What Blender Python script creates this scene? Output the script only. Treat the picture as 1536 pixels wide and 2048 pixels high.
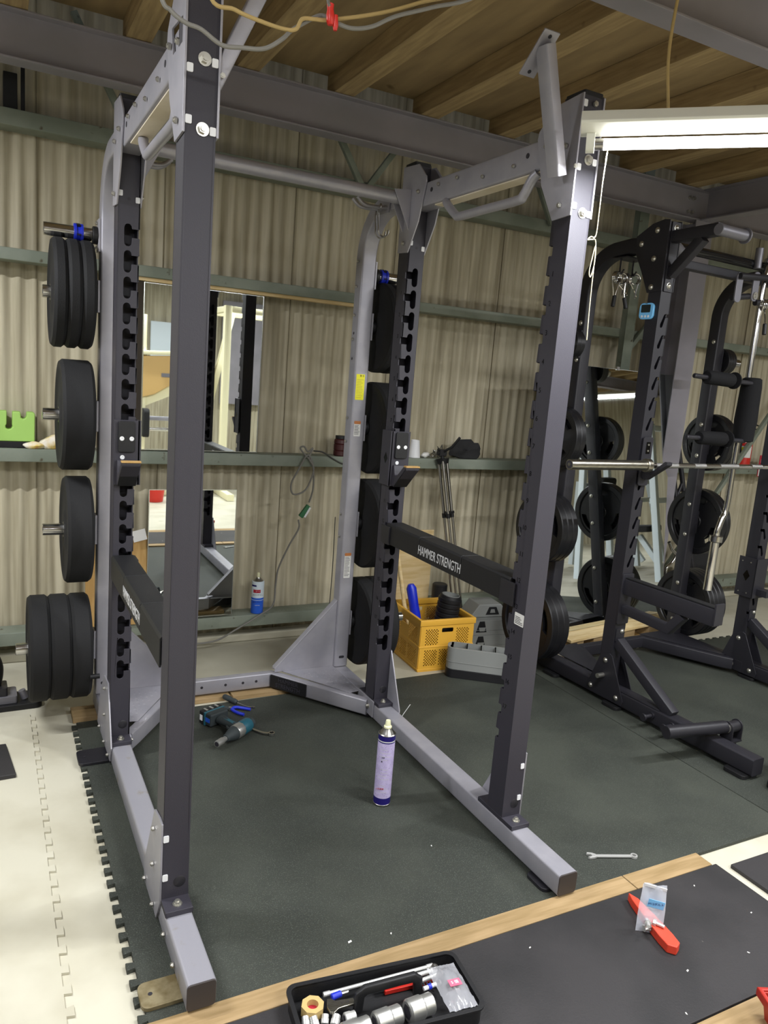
import bpy, bmesh, math, random
from mathutils import Vector, Matrix, Euler, geometry
random.seed(7)
PI = math.pi
for o in list(bpy.data.objects): bpy.data.objects.remove(o)
SC = bpy.context.scene
COL = SC.collection

# ------------------------------------------------------------ camera, world, exposure
cam_d = bpy.data.cameras.new('camera'); cam = bpy.data.objects.new('camera', cam_d); COL.objects.link(cam)
cam.location = (-0.4322, -1.9947, 1.6440)
cam.rotation_euler = (1.3949085, -0.0777994, -0.4736655)
cam_d.sensor_fit = 'HORIZONTAL'; cam_d.sensor_width = 36.0; cam_d.lens = 36.0 * 1525.103 / 1536.0
cam_d.clip_start = 0.02; cam_d.clip_end = 60
SC.camera = cam
vs = SC.view_settings
vs.view_transform = 'Standard'; vs.look = 'None'; vs.exposure = 0.0; vs.gamma = 1.0; vs.use_curve_mapping = False
world = bpy.data.worlds.new('world'); SC.world = world; world.use_nodes = True
world.node_tree.nodes['Background'].inputs[0].default_value = (0.83, 0.86, 0.95, 1)
world.node_tree.nodes['Background'].inputs[1].default_value = 0.16
LAMP_W = 56.0      # watts of each fluorescent tube

# ------------------------------------------------------------ materials
def lin(c):
    if isinstance(c, str): c = [int(c[i:i+2], 16) / 255 for i in (0, 2, 4)]
    return tuple((v / 12.92 if v <= .04045 else ((v + .055) / 1.055) ** 2.4) for v in c) + (1,)
MATS = {}
def mat(name, col, rough=.5, metal=0., spec=.5, col2=None, nscale=6, ndet=6, lo=.4, hi=.6, stretch=(1, 1, 1), bump=0., bscale=60, emit=0, trans=0, alpha=1, coat=0, speck=None):
    m = bpy.data.materials.new(name); m.use_nodes = True; MATS[name] = m
    nt = m.node_tree; N = nt.nodes; L = nt.links; b = N['Principled BSDF']
    b.inputs['Base Color'].default_value = lin(col); b.inputs['Roughness'].default_value = rough
    b.inputs['Metallic'].default_value = metal; b.inputs['Specular IOR Level'].default_value = spec
    b.inputs['Transmission Weight'].default_value = trans; b.inputs['Alpha'].default_value = alpha
    b.inputs['Coat Weight'].default_value = coat
    tc = N.new('ShaderNodeTexCoord'); mp = N.new('ShaderNodeMapping'); mp.inputs['Scale'].default_value = stretch
    L.new(tc.outputs['Object'], mp.inputs['Vector'])
    out = None
    if col2:
        n = N.new('ShaderNodeTexNoise'); n.inputs['Scale'].default_value = nscale; n.inputs['Detail'].default_value = ndet
        L.new(mp.outputs[0], n.inputs['Vector'])
        r = N.new('ShaderNodeValToRGB'); r.color_ramp.elements[0].position = lo; r.color_ramp.elements[1].position = hi
        r.color_ramp.elements[0].color = lin(col); r.color_ramp.elements[1].color = lin(col2)
        L.new(n.outputs['Fac'], r.inputs[0]); out = r.outputs[0]
        L.new(out, b.inputs['Base Color'])
    if speck:   # (colour, scale, threshold)
        n = N.new('ShaderNodeTexNoise'); n.inputs['Scale'].default_value = speck[1]; n.inputs['Detail'].default_value = 2
        L.new(tc.outputs['Object'], n.inputs['Vector'])
        r = N.new('ShaderNodeValToRGB'); r.color_ramp.elements[0].position = speck[2]; r.color_ramp.elements[1].position = speck[2] + .08
        L.new(n.outputs['Fac'], r.inputs[0])
        mx = N.new('ShaderNodeMix'); mx.data_type = 'RGBA'
        L.new(r.outputs[0], mx.inputs[0])
        if out: L.new(out, mx.inputs[6])
        else: mx.inputs[6].default_value = lin(col)
        mx.inputs[7].default_value = lin(speck[0]); L.new(mx.outputs[2], b.inputs['Base Color'])
    if bump:
        n = N.new('ShaderNodeTexNoise'); n.inputs['Scale'].default_value = bscale; n.inputs['Detail'].default_value = 4
        L.new(tc.outputs['Object'], n.inputs['Vector'])
        bp = N.new('ShaderNodeBump'); bp.inputs['Strength'].default_value = bump; bp.inputs['Distance'].default_value = .004
        L.new(n.outputs['Fac'], bp.inputs['Height']); L.new(bp.outputs[0], b.inputs['Normal'])
    if emit:
        b.inputs['Emission Color'].default_value = lin(col); b.inputs['Emission Strength'].default_value = emit
    return m
mat('charcoal_paint', '312f37', .5, .0, .45, bump=.12, bscale=400)
mat('silver_paint', '9a99a1', .42, .35, .5, col2='a3a1a8', nscale=9, bump=.06, bscale=300)
mat('silver_worn', '9a99a1', .4, .3, .5, col2='8d8573', nscale=14, lo=.62, hi=.75, bump=.1, bscale=200)
mat('black_paint', '222126', .42, .1, .5, bump=.1, bscale=300)
mat('black_plastic', '18181a', .5, 0, .4, bump=.1, bscale=200)
mat('grey_plastic_cap', '3a3432', .55)
mat('chrome', 'c9c8c6', .16, 1.)
mat('steel', 'aba9a5', .3, 1.)
mat('brushed_steel', 'bcb9ae', .28, 1., col2='a49f92', nscale=30, stretch=(1, 8, 8))
mat('bolt_zinc', 'c6c4bb', .3, .9)
mat('rubber_bumper', '1d1d1e', .75, 0, .3, bump=.25, bscale=250)
mat('rubber_iron', '17171a', .38, 0, .5, bump=.08, bscale=150)
mat('plate_hub', '6d6c6c', .35, 1.)
mat('blue_plastic', '1c2fb4', .4)
mat('white_plastic', 'dfe0e2', .45)
mat('lamp_white', 'dcdccf', .45)
mat('beige_underside', 'd8cdb8', .6, col2='cbbfa6', nscale=5)
mat('floor_white', 'c2beac', .5, 0, .4, col2='a49e89', nscale=2.3, ndet=9, lo=.44, hi=.74, bump=.08, bscale=40, speck=('a29c88', 7, .72))
mat('floor_concrete', 'b9b5a2', .6, 0, .3, col2='a59f8b', nscale=2, ndet=8, bump=.1, bscale=40)
mat('rubber_mat', '30332e', .62, 0, .35, col2='3d4039', nscale=2.2, ndet=6, lo=.4, hi=.65, bump=.6, bscale=380, speck=('4f554c', 300, .58))
mat('rubber_black_mat', '272627', .6, 0, .35, col2='323031', nscale=3, ndet=7, bump=.2, bscale=200, speck=('6f6c66', 60, .8))
mat('wall_seam', '7d745d', .7)
mat('wood_plank', '8d7651', .6, 0, .3, col2='a48b66', nscale=5, ndet=8, lo=.35, hi=.65, stretch=(1, 12, 12), bump=.1)
mat('wood_joist', '957f5b', .65, 0, .3, col2='b0996f', nscale=4, ndet=8, lo=.35, hi=.65, stretch=(12, 1, 12), speck=('4d3720', 6, .75))
mat('wood_plywood', '897556', .65, 0, .3, col2='a28c66', nscale=2.4, ndet=9, lo=.3, hi=.7, stretch=(6, 1, 1), speck=('57401f', 5, .74))
mat('wood_pale', 'd9c294', .6, 0, .3, col2='cbb07c', nscale=5, stretch=(1, 8, 8))
mat('wood_board', 'a8844e', .65, 0, .3, col2='b8955e', nscale=5, stretch=(6, 6, 1))
mat('beam_steel', '8c898f', .5, .1, .4, col2='959198', nscale=3, bump=.05)
mat('wall_rail_green', '757d70', .55, 0, .4, col2='838a7d', nscale=6, speck=('4b4330', 22, .7))
mat('mirror_glass', 'e6ebe9', .015, 1.)
mat('mirror_edge', 'c9cfcb', .2, .8)
mat('dark_brown', '2e2519', .7)
mat('yellow_crate', 'd9a53a', .45, 0, .5, bump=.05)
mat('green_foam', 'a2cc68', .6)
mat('yellow_sticker', 'f2ec1c', .5)
mat('white_sticker', 'd8d7d3', .5)
mat('orange_sticker', 'b4703a', .5)
mat('ink_dark', '26242a', .6)
mat('ink_light', 'c3c3c3', .55)
mat('ink_number', '050506', .18)
mat('navy', '1c1263', .35)
mat('lilac_label', 'c2b7dc', .4, col2='b5a9d0', nscale=40, speck=('7f769a', 260, .62))
mat('cream_plastic', 'e3e2bb', .45)
mat('blue_can', '2b62d6', .35)
mat('pale_can', 'd5e2ea', .35)
mat('red_label', 'b02236', .45)
mat('basket_red', 'a5291f', .45)
mat('red_plastic', 'c8281c', .4)
mat('orange_red_pad', 'dd452f', .55)
mat('dark_red', '3a0d0d', .5)
mat('teal_tool', '1e5767', .45)
mat('tool_rubber', '2d3436', .7)
mat('tool_steel', 'cfcfcc', .32, .55)
mat('dirty_brass', '8f8466', .5, .3, col2='6d5f3f', nscale=18)
mat('tool_alu', 'bcbcb8', .35, .8)
mat('light_blue', '74b9ea', .4)
mat('lcd_dark', '1b2526', .25)
mat('grey_step', '80827f', .55, bump=.1)
mat('tan_rope', 'ab935f', .8, bump=.3)
mat('white_cord', 'd8cfae', .8)
mat('grey_cable', '77756f', .6)
mat('dark_cable', '3c3b36', .6)
mat('green_plug', '2f6b43', .5)
mat('cream_paint', 'ece6c0', .4)
mat('orange_panel', 'cfaa6b', .45)
mat('black_cloth', '1b1b1c', .85, bump=.3, bscale=100)
mat('foam_black', '111113', .85, 0, .2, bump=.3, bscale=180)
mat('grip_grey', '76757c', .45, .4)
mat('white_machine', 'd2dde4', .35)
mat('blue_wrap', '1a2fc8', .35)
mat('pink_label', 'e0647f', .5)
mat('clay_yellow', 'bfa46c', .5)
mat('snack_white', 'e9e2d2', .5, col2='d8b94e', nscale=14, speck=('c05a8a', 20, .62))
mat('tube_glow', 'fdfcff', .3, emit=14)
def glassy(name, col, alpha):
    m = mat(name, col, .1, 0, .8, alpha=alpha); return m
glassy('clear_plastic', 'dfe3ee', .36)
glassy('clear_plastic_denser', 'dcdde4', .38)
# corrugated wall paint: pale beige sheet with vertical streaks of dirt
m = mat('wall_sheet', 'c2baa2', .6, 0, .3, col2='90876f', nscale=2.2, ndet=9, lo=.36, hi=.74, stretch=(11, 11, .5))
def rust(name):
    m = mat(name, '7b8577', .55, 0, .4, col2='8b5a2a', nscale=4, lo=.62, hi=.7)

mat('knurl_steel', 'a3a2a0', .42, 1., bump=.5, bscale=900); mat('smooth_steel', 'cfcfcd', .2, 1.)
# ------------------------------------------------------------ mesh builder
class MB:
    def __init__(s, M=None): s.v = []; s.f = []; s.m = []; s.M = M or Matrix(); s.cm = 0
    def add(s, vs, fs, mi=None):
        n = len(s.v); s.v += [tuple(s.M @ Vector(v)) for v in vs]; s.f += [tuple(n + i for i in f) for f in fs]; s.m += [s.cm if mi is None else mi] * len(fs)
        return s
    def box(s, a, b, mi=None):
        x0, x1 = sorted((a[0], b[0])); y0, y1 = sorted((a[1], b[1])); z0, z1 = sorted((a[2], b[2]))
        return s.add([(x0,y0,z0),(x1,y0,z0),(x1,y1,z0),(x0,y1,z0),(x0,y0,z1),(x1,y0,z1),(x1,y1,z1),(x0,y1,z1)],
              [(3,2,1,0),(4,5,6,7),(0,1,5,4),(1,2,6,5),(2,3,7,6),(3,0,4,7)], mi)
    def obox(s, c, size, rot, mi=None):
        R = Euler(rot).to_matrix() if not isinstance(rot, Matrix) else rot
        h = [k / 2 for k in size]; P = []
        for z in (-1, 1):
            for x, y in ((-1,-1),(1,-1),(1,1),(-1,1)): P.append(Vector(c) + R @ Vector((x*h[0], y*h[1], z*h[2])))
        return s.add(P, [(3,2,1,0),(4,5,6,7),(0,1,5,4),(1,2,6,5),(2,3,7,6),(3,0,4,7)], mi)
    def prism(s, poly, o, u, v, th, holes=(), mi=None):
        """2D polygon (with holes) in the plane o + a u + b v, extruded by th along u x v."""
        o = Vector(o); u = Vector(u); v = Vector(v); w = u.cross(v).normalized() * th
        def ar(p): return sum(p[i][0]*p[(i+1)%len(p)][1] - p[(i+1)%len(p)][0]*p[i][1] for i in range(len(p)))
        poly = list(poly) if ar(poly) > 0 else list(poly)[::-1]
        hs = [list(h) if ar(h) < 0 else list(h)[::-1] for h in holes]
        loops = [poly] + hs; P = [p for l in loops for p in l]; n = len(P)
        V = [o + u*a + v*b for a, b in P] + [o + u*a + v*b + w for a, b in P]
        F = []
        if hs or len(poly) > 60:
            T = geometry.tessellate_polygon([[Vector((a, b, 0)) for a, b in l] for l in loops])
            for t in T:
                a, b, c = t
                if (P[b][0]-P[a][0])*(P[c][1]-P[a][1]) - (P[b][1]-P[a][1])*(P[c][0]-P[a][0]) < 0: b, c = c, b
                F += [(c, b, a), (a+n, b+n, c+n)]
        else: F += [tuple(range(n))[::-1], tuple(range(n, 2*n))]
        k = 0
        for l in loops:
            m_ = len(l)
            for i in range(m_): j = (i+1) % m_; F.append((k+i, k+j, k+j+n, k+i+n))
            k += m_
        return s.add(V, F, mi)
    def sweep(s, path, prof, up=None, closed=False, cap=True, mi=None, scales=None):
        P = [Vector(p) for p in path]; n = len(P); k = len(prof); T = []
        for i in range(n):
            a = P[(i-1) % n] if (closed or i > 0) else P[i]; b = P[(i+1) % n] if (closed or i < n-1) else P[i]
            t1 = (P[i]-a); t2 = (b-P[i])
            t = (t1.normalized() if t1.length > 1e-9 else Vector()) + (t2.normalized() if t2.length > 1e-9 else Vector())
            T.append(t.normalized() if t.length > 1e-9 else Vector((0,0,1)))
        V = []; ref = Vector(up) if up else None
        if ref is None:
            ref = Vector((0,0,1)) if abs(T[0].z) < .9 else Vector((1,0,0))
        prevx = None
        for i in range(n):
            t = T[i]
            if up or prevx is None: x = ref.cross(t); x = x.normalized() if x.length > 1e-6 else Vector((1,0,0))
            else: x = (prevx - t * prevx.dot(t)).normalized()
            prevx = x; y = t.cross(x)
            # mitre stretch
            st = 1.0
            if 0 < i < n-1 or closed:
                d = (P[i]-P[i-1]).normalized().dot(t); st = 1 / max(d, .5)
            sc = scales[i] if scales else 1
            bend = None
            for a, b in prof:
                q = x*a*sc + y*b*sc
                if st > 1.001:
                    d1 = (P[i]-P[i-1]).normalized(); d2 = (P[(i+1) % n]-P[i]).normalized(); nb = (d2-d1)
                    if nb.length > 1e-6: nb.normalize(); q = q + nb * q.dot(nb) * (st-1)
                V.append(P[i] + q)
        F = []
        for i in range(n if closed else n-1):
            i2 = (i+1) % n
            for j in range(k): j2 = (j+1) % k; F.append((i*k+j, i*k+j2, i2*k+j2, i2*k+j))
        if cap and not closed: F.append(tuple(range(k))[::-1]); F.append(tuple((n-1)*k + j for j in range(k)))
        return s.add(V, F, mi)
    def tube(s, path, r, n=12, mi=None, closed=False, scales=None):
        return s.sweep(path, [(r*math.cos(2*PI*i/n), r*math.sin(2*PI*i/n)) for i in range(n)], mi=mi, closed=closed, scales=scales)
    def rtube(s, path, w, h, up=(0,0,1), r=.008, mi=None, closed=False):
        pr = []
        for cx, cy, a0 in ((w/2-r, h/2-r, 0), (-w/2+r, h/2-r, 90), (-w/2+r, -h/2+r, 180), (w/2-r, -h/2+r, 270)):
            for k in range(4): a = math.radians(a0 + 30*k); pr.append((cx + r*math.cos(a), cy + r*math.sin(a)))
        return s.sweep(path, pr, up=up, mi=mi, closed=closed)
    def lathe(s, prof, o=(0,0,0), axis=(0,0,1), n=32, mi=None):
        """prof = [(radius, height)...] outward-facing when it runs upward."""
        z = Vector(axis).normalized(); x = z.orthogonal().normalized(); y = z.cross(x); o = Vector(o); V = []; k = len(prof)
        for i in range(n):
            a = 2*PI*i/n; d = x*math.cos(a) + y*math.sin(a)
            V += [o + d*max(r, 1e-5) + z*h for r, h in prof]
        F = []
        for i in range(n):
            j = (i+1) % n
            for q in range(k-1): F.append((i*k+q, j*k+q, j*k+q+1, i*k+q+1))
        F.append(tuple(i*k for i in range(n))[::-1]); F.append(tuple(i*k+k-1 for i in range(n)))
        return s.add(V, F, mi)
    def cyl(s, a, b, r, n=20, r2=None, mi=None, ch=0.):
        a = Vector(a); b = Vector(b); L_ = (b-a).length; r2 = r if r2 is None else r2
        pr = [(r, 0), (r2, L_)] if not ch else [(r-ch, 0), (r, ch), (r2, L_-ch), (r2-ch, L_)]
        return s.lathe(pr, a, b-a, n, mi)
    def ball(s, c, r, n=16, sc=(1,1,1), mi=None):
        V = []; F = []; m_ = n//2
        for i in range(m_+1):
            t = PI*i/m_
            for j in range(n): p = 2*PI*j/n; V.append((c[0]+r*sc[0]*math.sin(t)*math.cos(p), c[1]+r*sc[1]*math.sin(t)*math.sin(p), c[2]-r*sc[2]*math.cos(t)))
        for i in range(m_):
            for j in range(n): j2 = (j+1) % n; F.append((i*n+j, i*n+j2, (i+1)*n+j2, (i+1)*n+j))
        return s.add(V, F, mi)
    def build(s, name, mats, parent=None, local=False, bevel=0, seg=2, ang=35, smooth=True, loc=None):
        me = bpy.data.meshes.new(name); v = s.v
        off = Vector((0,0,0))
        if parent is not None and not local:
            W = wmat(parent).inverted(); v = [tuple(W @ Vector(p)) for p in v]
        elif parent is None and not local:
            xs, ys, zs = zip(*v); off = Vector(((min(xs)+max(xs))/2, (min(ys)+max(ys))/2, min(zs))); v = [tuple(Vector(p)-off) for p in v]
        me.from_pydata(v, [], s.f); me.validate(verbose=False)
        bm = bmesh.new(); bm.from_mesh(me); bmesh.ops.remove_doubles(bm, verts=bm.verts, dist=1e-6)
        bm.to_mesh(me); bm.free()
        for mname in (mats if isinstance(mats, (list, tuple)) else [mats]): me.materials.append(MATS[mname])
        if len(me.materials) > 1 and len(me.polygons) == len(s.m):
            me.polygons.foreach_set('material_index', s.m)
        if smooth:
            me.polygons.foreach_set('use_smooth', [True]*len(me.polygons)); me.set_sharp_from_angle(angle=math.radians(ang))
        o = bpy.data.objects.new(name, me); COL.objects.link(o)
        if parent: o.parent = parent
        else: o.location = off
        if loc: o.location = loc
        if bevel:
            b = o.modifiers.new('bevel', 'BEVEL'); b.width = bevel; b.segments = seg; b.limit_method = 'ANGLE'; b.angle_limit = math.radians(40); b.harden_normals = True
        return o
def wmat(o):
    M = Matrix.LocRotScale(o.location, o.rotation_euler, o.scale)
    return wmat(o.parent) @ M if o.parent else M
def tag(o, label=None, cat=None, group=None, kind=None):
    if label: o['label'] = label
    if cat: o['category'] = cat
    if group: o['group'] = group
    if kind: o['kind'] = kind
    return o
def thing(name, label, cat, loc=(0,0,0), rot=(0,0,0), group=None):
    o = bpy.data.objects.new(name, None); COL.objects.link(o); o.location = loc; o.rotation_euler = rot; o.empty_display_size = .1
    return tag(o, label, cat, group)
def struct(mb, name, mats, **k): return tag(mb.build(name, mats, **k), kind='structure')
def copy_tree(o, parent=None):
    c = o.copy(); COL.objects.link(c); c.parent = parent
    for ch in [x for x in KIDS(o)]: copy_tree(ch, c)
    return c
def KIDS(o): return [x for x in bpy.data.objects if x.parent == o]
FONT = None
def text(name, s_, size, o, u, v, matn, parent, th=.0006, align='CENTER', sx=1.0, shear=0.):
    """flat raised lettering at o, reading along u, up along v (world)."""
    cu = bpy.data.curves.new(name, 'FONT'); cu.body = s_; cu.size = size; cu.align_x = align; cu.align_y = 'CENTER'; cu.extrude = th; cu.shear = shear
    t = bpy.data.objects.new(name, cu); COL.objects.link(t); bpy.context.view_layer.update()
    me = bpy.data.meshes.new_from_object(t.evaluated_get(bpy.context.evaluated_depsgraph_get())); bpy.data.objects.remove(t)
    u = Vector(u).normalized(); v = Vector(v).normalized(); w = u.cross(v)
    M = Matrix((( u.x*sx, v.x, w.x, o[0]), (u.y*sx, v.y, w.y, o[1]), (u.z*sx, v.z, w.z, o[2]), (0,0,0,1)))
    if parent: M = wmat(parent).inverted() @ M
    me.transform(M); me.materials.clear(); me.materials.append(MATS[matn]); me.name = name
    ob = bpy.data.objects.new(name, me); COL.objects.link(ob); ob.parent = parent
    return ob
def arc(c, r, a0, a1, n, u, v):
    c = Vector(c); u = Vector(u); v = Vector(v)
    return [c + u*r*math.cos(math.radians(a0+(a1-a0)*i/n)) + v*r*math.sin(math.radians(a0+(a1-a0)*i/n)) for i in range(n+1)]
def rrect(w, h, r, n=4, cx=0, cy=0):
    P = []
    for x, y, a0 in ((w/2-r, h/2-r, 0), (-w/2+r, h/2-r, 90), (-w/2+r, -h/2+r, 180), (w/2-r, -h/2+r, 270)):
        for k in range(n+1): a = math.radians(a0 + 90*k/n); P.append((cx+x+r*math.cos(a), cy+y+r*math.sin(a)))
    return P
def circ(cx, cy, r, n=16): return [(cx+r*math.cos(2*PI*i/n), cy+r*math.sin(2*PI*i/n)) for i in range(n)]
def smoothpath(pts, n=8):
    """Catmull-Rom through the points."""
    P = [Vector(p) for p in pts]; P = [P[0]*2-P[1]] + P + [P[-1]*2-P[-2]]; out = []
    for i in range(1, len(P)-2):
        for k in range(n):
            t = k/n; a, b, c, d = P[i-1:i+3]
            out.append(.5*((2*b)+(c-a)*t+(2*a-5*b+4*c-d)*t*t+(-a+3*b-3*c+d)*t**3))
    out.append(P[-2]); return out
def bolt(p, ax, r, parent, matn='bolt_zinc', washer=True, local=False):
    mb = MB(); a = Vector(ax).normalized(); p = Vector(p)
    if washer: mb.cyl(p, p+a*.0025, r*1.25, 18)
    mb.cyl(p+a*.002, p+a*(.002+r*.75), r*.88, 6); mb.cyl(p+a*.002, p+a*(.003+r*.95), r*.55, 12)
    return mb.build('bolt', matn, parent, local=local)
def dome_bolt(p, ax, r, parent, local=True):
    mb = MB(); a = Vector(ax).normalized(); p = Vector(p)
    mb.lathe([(r*1.2, 0), (r*1.2, .002), (r, .0025), (r*.95, r*.35), (r*.7, r*.65), (r*.3, r*.8), (0, r*.82)], p, a, 16)
    return mb.build('bolt', 'bolt_zinc', parent, local=local)
# ------------------------------------------------------------ the lamps (each fixture carries its own light)
def fluorescent(p0, p1, label, name='fluorescent_lamp', watts=None):
    p0 = Vector(p0); p1 = Vector(p1); L_ = (p1-p0).length; d = (p1-p0).normalized()
    t = thing(name, label, 'lamp'); side = Vector((0,0,1)).cross(d).normalized(); up = d.cross(side).normalized()
    R = Matrix((d, side, up)).transposed().to_4x4(); t.matrix_world = Matrix.Translation(p0) @ R
    t.location = p0; t.rotation_euler = R.to_euler()
    mb = MB()
    mb.prism([(-.040, .072), (-.062, .040), (-.060, .034), (-.022, .020), (.022, .020), (.060, .034), (.062, .040), (.040, .072)], (0,0,0), (0,1,0), (0,0,1), L_)
    mb.build('housing', 'lamp_white', t, local=True, bevel=.002)
    for x in (.03, L_-.03):
        s_ = 1 if x < .1 else -1
        mb = MB(); mb.prism(rrect(.034, .06, .012, 4, 0, .0), (x-.012, 0, .0), (0,1,0), (0,0,1), .024)
        mb.build('lamp_holder', 'lamp_white', t, local=True, bevel=.001)
    mb = MB(); mb.cyl((.043,0,-.008), (L_-.043,0,-.008), .0155, 20); mb.build('fluorescent_tube', 'tube_glow', t, local=True)
    for x in (.055, L_-.055):
        mb = MB(); mb.cyl((x-.012,0,-.008), (x+.012,0,-.008), .0162, 20); mb.build('tube_cap', 'steel', t, local=True)
    # the tube's light
    ld = bpy.data.lights.new('tube_light', 'AREA'); ld.shape = 'RECTANGLE'; ld.size = L_-.12; ld.size_y = .03; ld.energy = watts or LAMP_W; ld.color = (.955, .975, 1.)
    lo = bpy.data.objects.new('tube_light', ld); COL.objects.link(lo); lo.parent = t; lo.location = (L_/2, 0, -.026)
    return t
fluorescent((1.108, -.120, 2.357), (2.03, -.945, 2.39), 'white fluorescent batten hanging lit in front of the right front post')
LAMPS = [((-1.7,-1.3,2.72), (-.5,-1.3,2.72), 'lit fluorescent batten hanging left of the photographer'),
         ((.2,-2.9,2.72), (1.4,-2.9,2.72), 'lit fluorescent batten hanging behind the photographer'),
         ((2.6,-2.9,2.72), (3.8,-2.9,2.72), 'lit fluorescent batten above the cream rack'),
         ((-1.9,.8,2.74), (-.9,.8,2.74), 'lit fluorescent batten hanging left of the big rack'),
         ((3.2,-.75,2.72), (4.3,-.75,2.72), 'lit fluorescent batten in front of the black rack'),
         ((1.2,-5.6,2.99), (2.4,-5.6,2.99), 'lit fluorescent batten far behind, near the rear wall'),
         ((3.6,-5.6,2.99), (4.8,-5.6,2.99), 'lit fluorescent batten far behind on the right'),
         ((9.6,-2.5,2.62), (10.6,-1.5,2.62), 'lit fluorescent batten far to the right, seen in the leaning mirror')]
for a, b, l in LAMPS: fluorescent(a, b, l, watts=LAMP_W * (.95 if a[0] == -1.7 else 1.25))

# ------------------------------------------------------------ floor, wall, ceiling
fl = MB(); fl.box((-5, -8.2, -.1), (13, 2.46, -.014)); struct(fl, 'floor', 'floor_white')
def corrugated(x0, x1, y, z0, z1, pitch=.0715, amp=.009, flip=1):
    mb = MB(); n = int((x1-x0)/pitch*8); V = []; F = []
    for i in range(n+1):
        x = x0 + (x1-x0)*i/n; yy = y - flip*amp*math.cos(2*PI*(x-x0)/pitch) * (1 if True else 0)
        V += [(x, yy, z0), (x, yy, z1), (x, y+flip*.03, z0), (x, y+flip*.03, z1)]
    for i in range(n):
        a = 4*i; b = a+4
        if flip > 0: F += [(a, b, b+1, a+1), (a+2, a+3, b+3, b+2), (a, a+2, b+2, b), (a+1, b+1, b+3, a+3)]
        else: F += [(a, a+1, b+1, b), (a+2, b+2, b+3, a+3), (a, b, b+2, a+2), (a+1, a+3, b+3, b+1)]
    F += [(0, 1, 3, 2), (4*n, 4*n+2, 4*n+3, 4*n+1)]
    mb.add(V, F); return mb
w = struct(corrugated(-5, 13, 2.385, .02, 3.7), 'wall_back', 'wall_sheet', smooth=True, ang=60)
struct(corrugated(-5, 13, -8.0, -.014, 3.7, flip=-1), 'wall_front', 'wall_sheet', ang=60)
mb = MB(); mb.box((-5, 2.30, -.014), (13, 2.44, .035)); struct(mb, 'baseboard_back', 'floor_concrete', bevel=.01)
# green steel wall rails (lipped channels), seam laps of the sheets
for i, (z0, z1, yf) in enumerate(((.105, .176, 2.235), (1.078, 1.144, 2.235), (2.078, 2.112, 2.235), (2.66, 2.735, 2.235))):
    if i == 2: z0 = 2.055
    mb = MB(); mb.rtube([(-5, (yf+2.365)/2, (z0+z1)/2), (13, (yf+2.365)/2, (z0+z1)/2)], .13, z1-z0, r=.004)
    struct(mb, 'trim_%d' % (i+1), 'wall_rail_green')
mb = MB(); mb.box((13, -8.2, -.1), (13.1, 2.46, 3.7)); struct(mb, 'wall_right', 'wall_sheet')
# green lattice post of the wall with its diagonal braces
mb = MB(); mb.box((3.60, 2.18, -.014), (3.67, 2.235, 3.6)); mb.box((3.592, 2.172, -.014), (3.678, 2.178, 3.6)); struct(mb, 'trim_5', 'wall_rail_green', bevel=.002)
for a, b in (((3.60, 2.2, 2.12), (3.95, 2.2, 2.45)), ((3.60,2.2,2.12), (3.30,2.2,2.42))):
    pass
k = 6
def wall_strut(a, b, r=.016):
    global k
    mb = MB(); mb.rtube([a, b], r*2, r*2, up=(0,1,0), r=.003); struct(mb, 'trim_%d' % k, 'wall_rail_green'); k += 1
wall_strut((-.05, 2.20, 3.2), (.22, 2.20, 2.70)); wall_strut((1.22, 2.20, 3.1), (1.48, 2.20, 2.70)); wall_strut((1.80, 2.20, 3.1), (1.52, 2.20, 2.70))
wall_strut((2.62, 2.20, 3.1), (2.86, 2.20, 2.70)); wall_strut((3.2, 2.20, 3.1), (2.92, 2.20, 2.70))
wall_strut((4.30, 2.215, .20), (5.60, 2.215, 1.92)); wall_strut((3.66, 2.20, 1.96), (3.86, 2.20, 2.2))
# sheet-lap strips
for x in (-.20, .42, 1.155, 1.82, 2.62, 3.4, 4.3, 5.1):
    mb = MB(); mb.box((x, 2.372, .03), (x+.0025, 2.380, 3.6)); struct(mb, 'trim_%d' % k, 'wall_seam'); k += 1
# mezzanine: steel beams, joists, plywood
def hbeam(a, b, w, h, upv, name):
    t = .009; s = w/2; q = h/2
    pr = [(s, q), (-s, q), (-s, q-t), (-t/2, q-t), (-t/2, -q+t), (-s, -q+t), (-s, -q), (s, -q), (s, -q+t), (t/2, -q+t), (t/2, q-t), (s, q-t)]
    mb = MB(); mb.sweep([a, b], pr, up=upv); return struct(mb, name, 'beam_steel', bevel=.002)
hbeam((-5, 1.96, 2.95), (13, 1.96, 2.95), .10, .20, (0,0,1), 'trim_%d' % k); k += 1
hbeam((-5, .045, 2.95), (13, .045, 2.95), .10, .20, (0,0,1), 'trim_%d' % k); k += 1
hbeam((-5, -2.2, 2.95), (13, -2.2, 2.95), .10, .20, (0,0,1), 'trim_%d' % k); k += 1
hbeam((3.93, 1.905, 2.95), (3.93, .10, 2.95), .10, .20, (0,0,1), 'trim_%d' % k); k += 1
hbeam((3.93, 1.99, -.014), (3.93, 1.99, 2.85), .17, .17, (0,1,0), 'trim_%d' % k); k += 1
for x, z in ((3.80, 2.99), (3.80, 2.90), (3.835, 2.99), (3.835, 2.90)):
    mb = MB(); mb.cyl((x, 1.957, z), (x, 1.935, z), .011, 6); mb.build('beam_bolt', 'bolt_zinc', bpy.data.objects['trim_%d' % (k-2)])
j = 0
for i in range(-10, 24):
    x = .71 + .51*i
    mb = MB(); mb.box((x-.055, -6.0, 3.052), (x+.055, 2.02, 3.157)); struct(mb, 'trim_%d' % k, 'wood_joist', bevel=.002); k += 1
mb = MB(); mb.box((-5, -6.0, 3.158), (13, 2.03, 3.178)); struct(mb, 'ceiling', 'wood_plywood')

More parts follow.
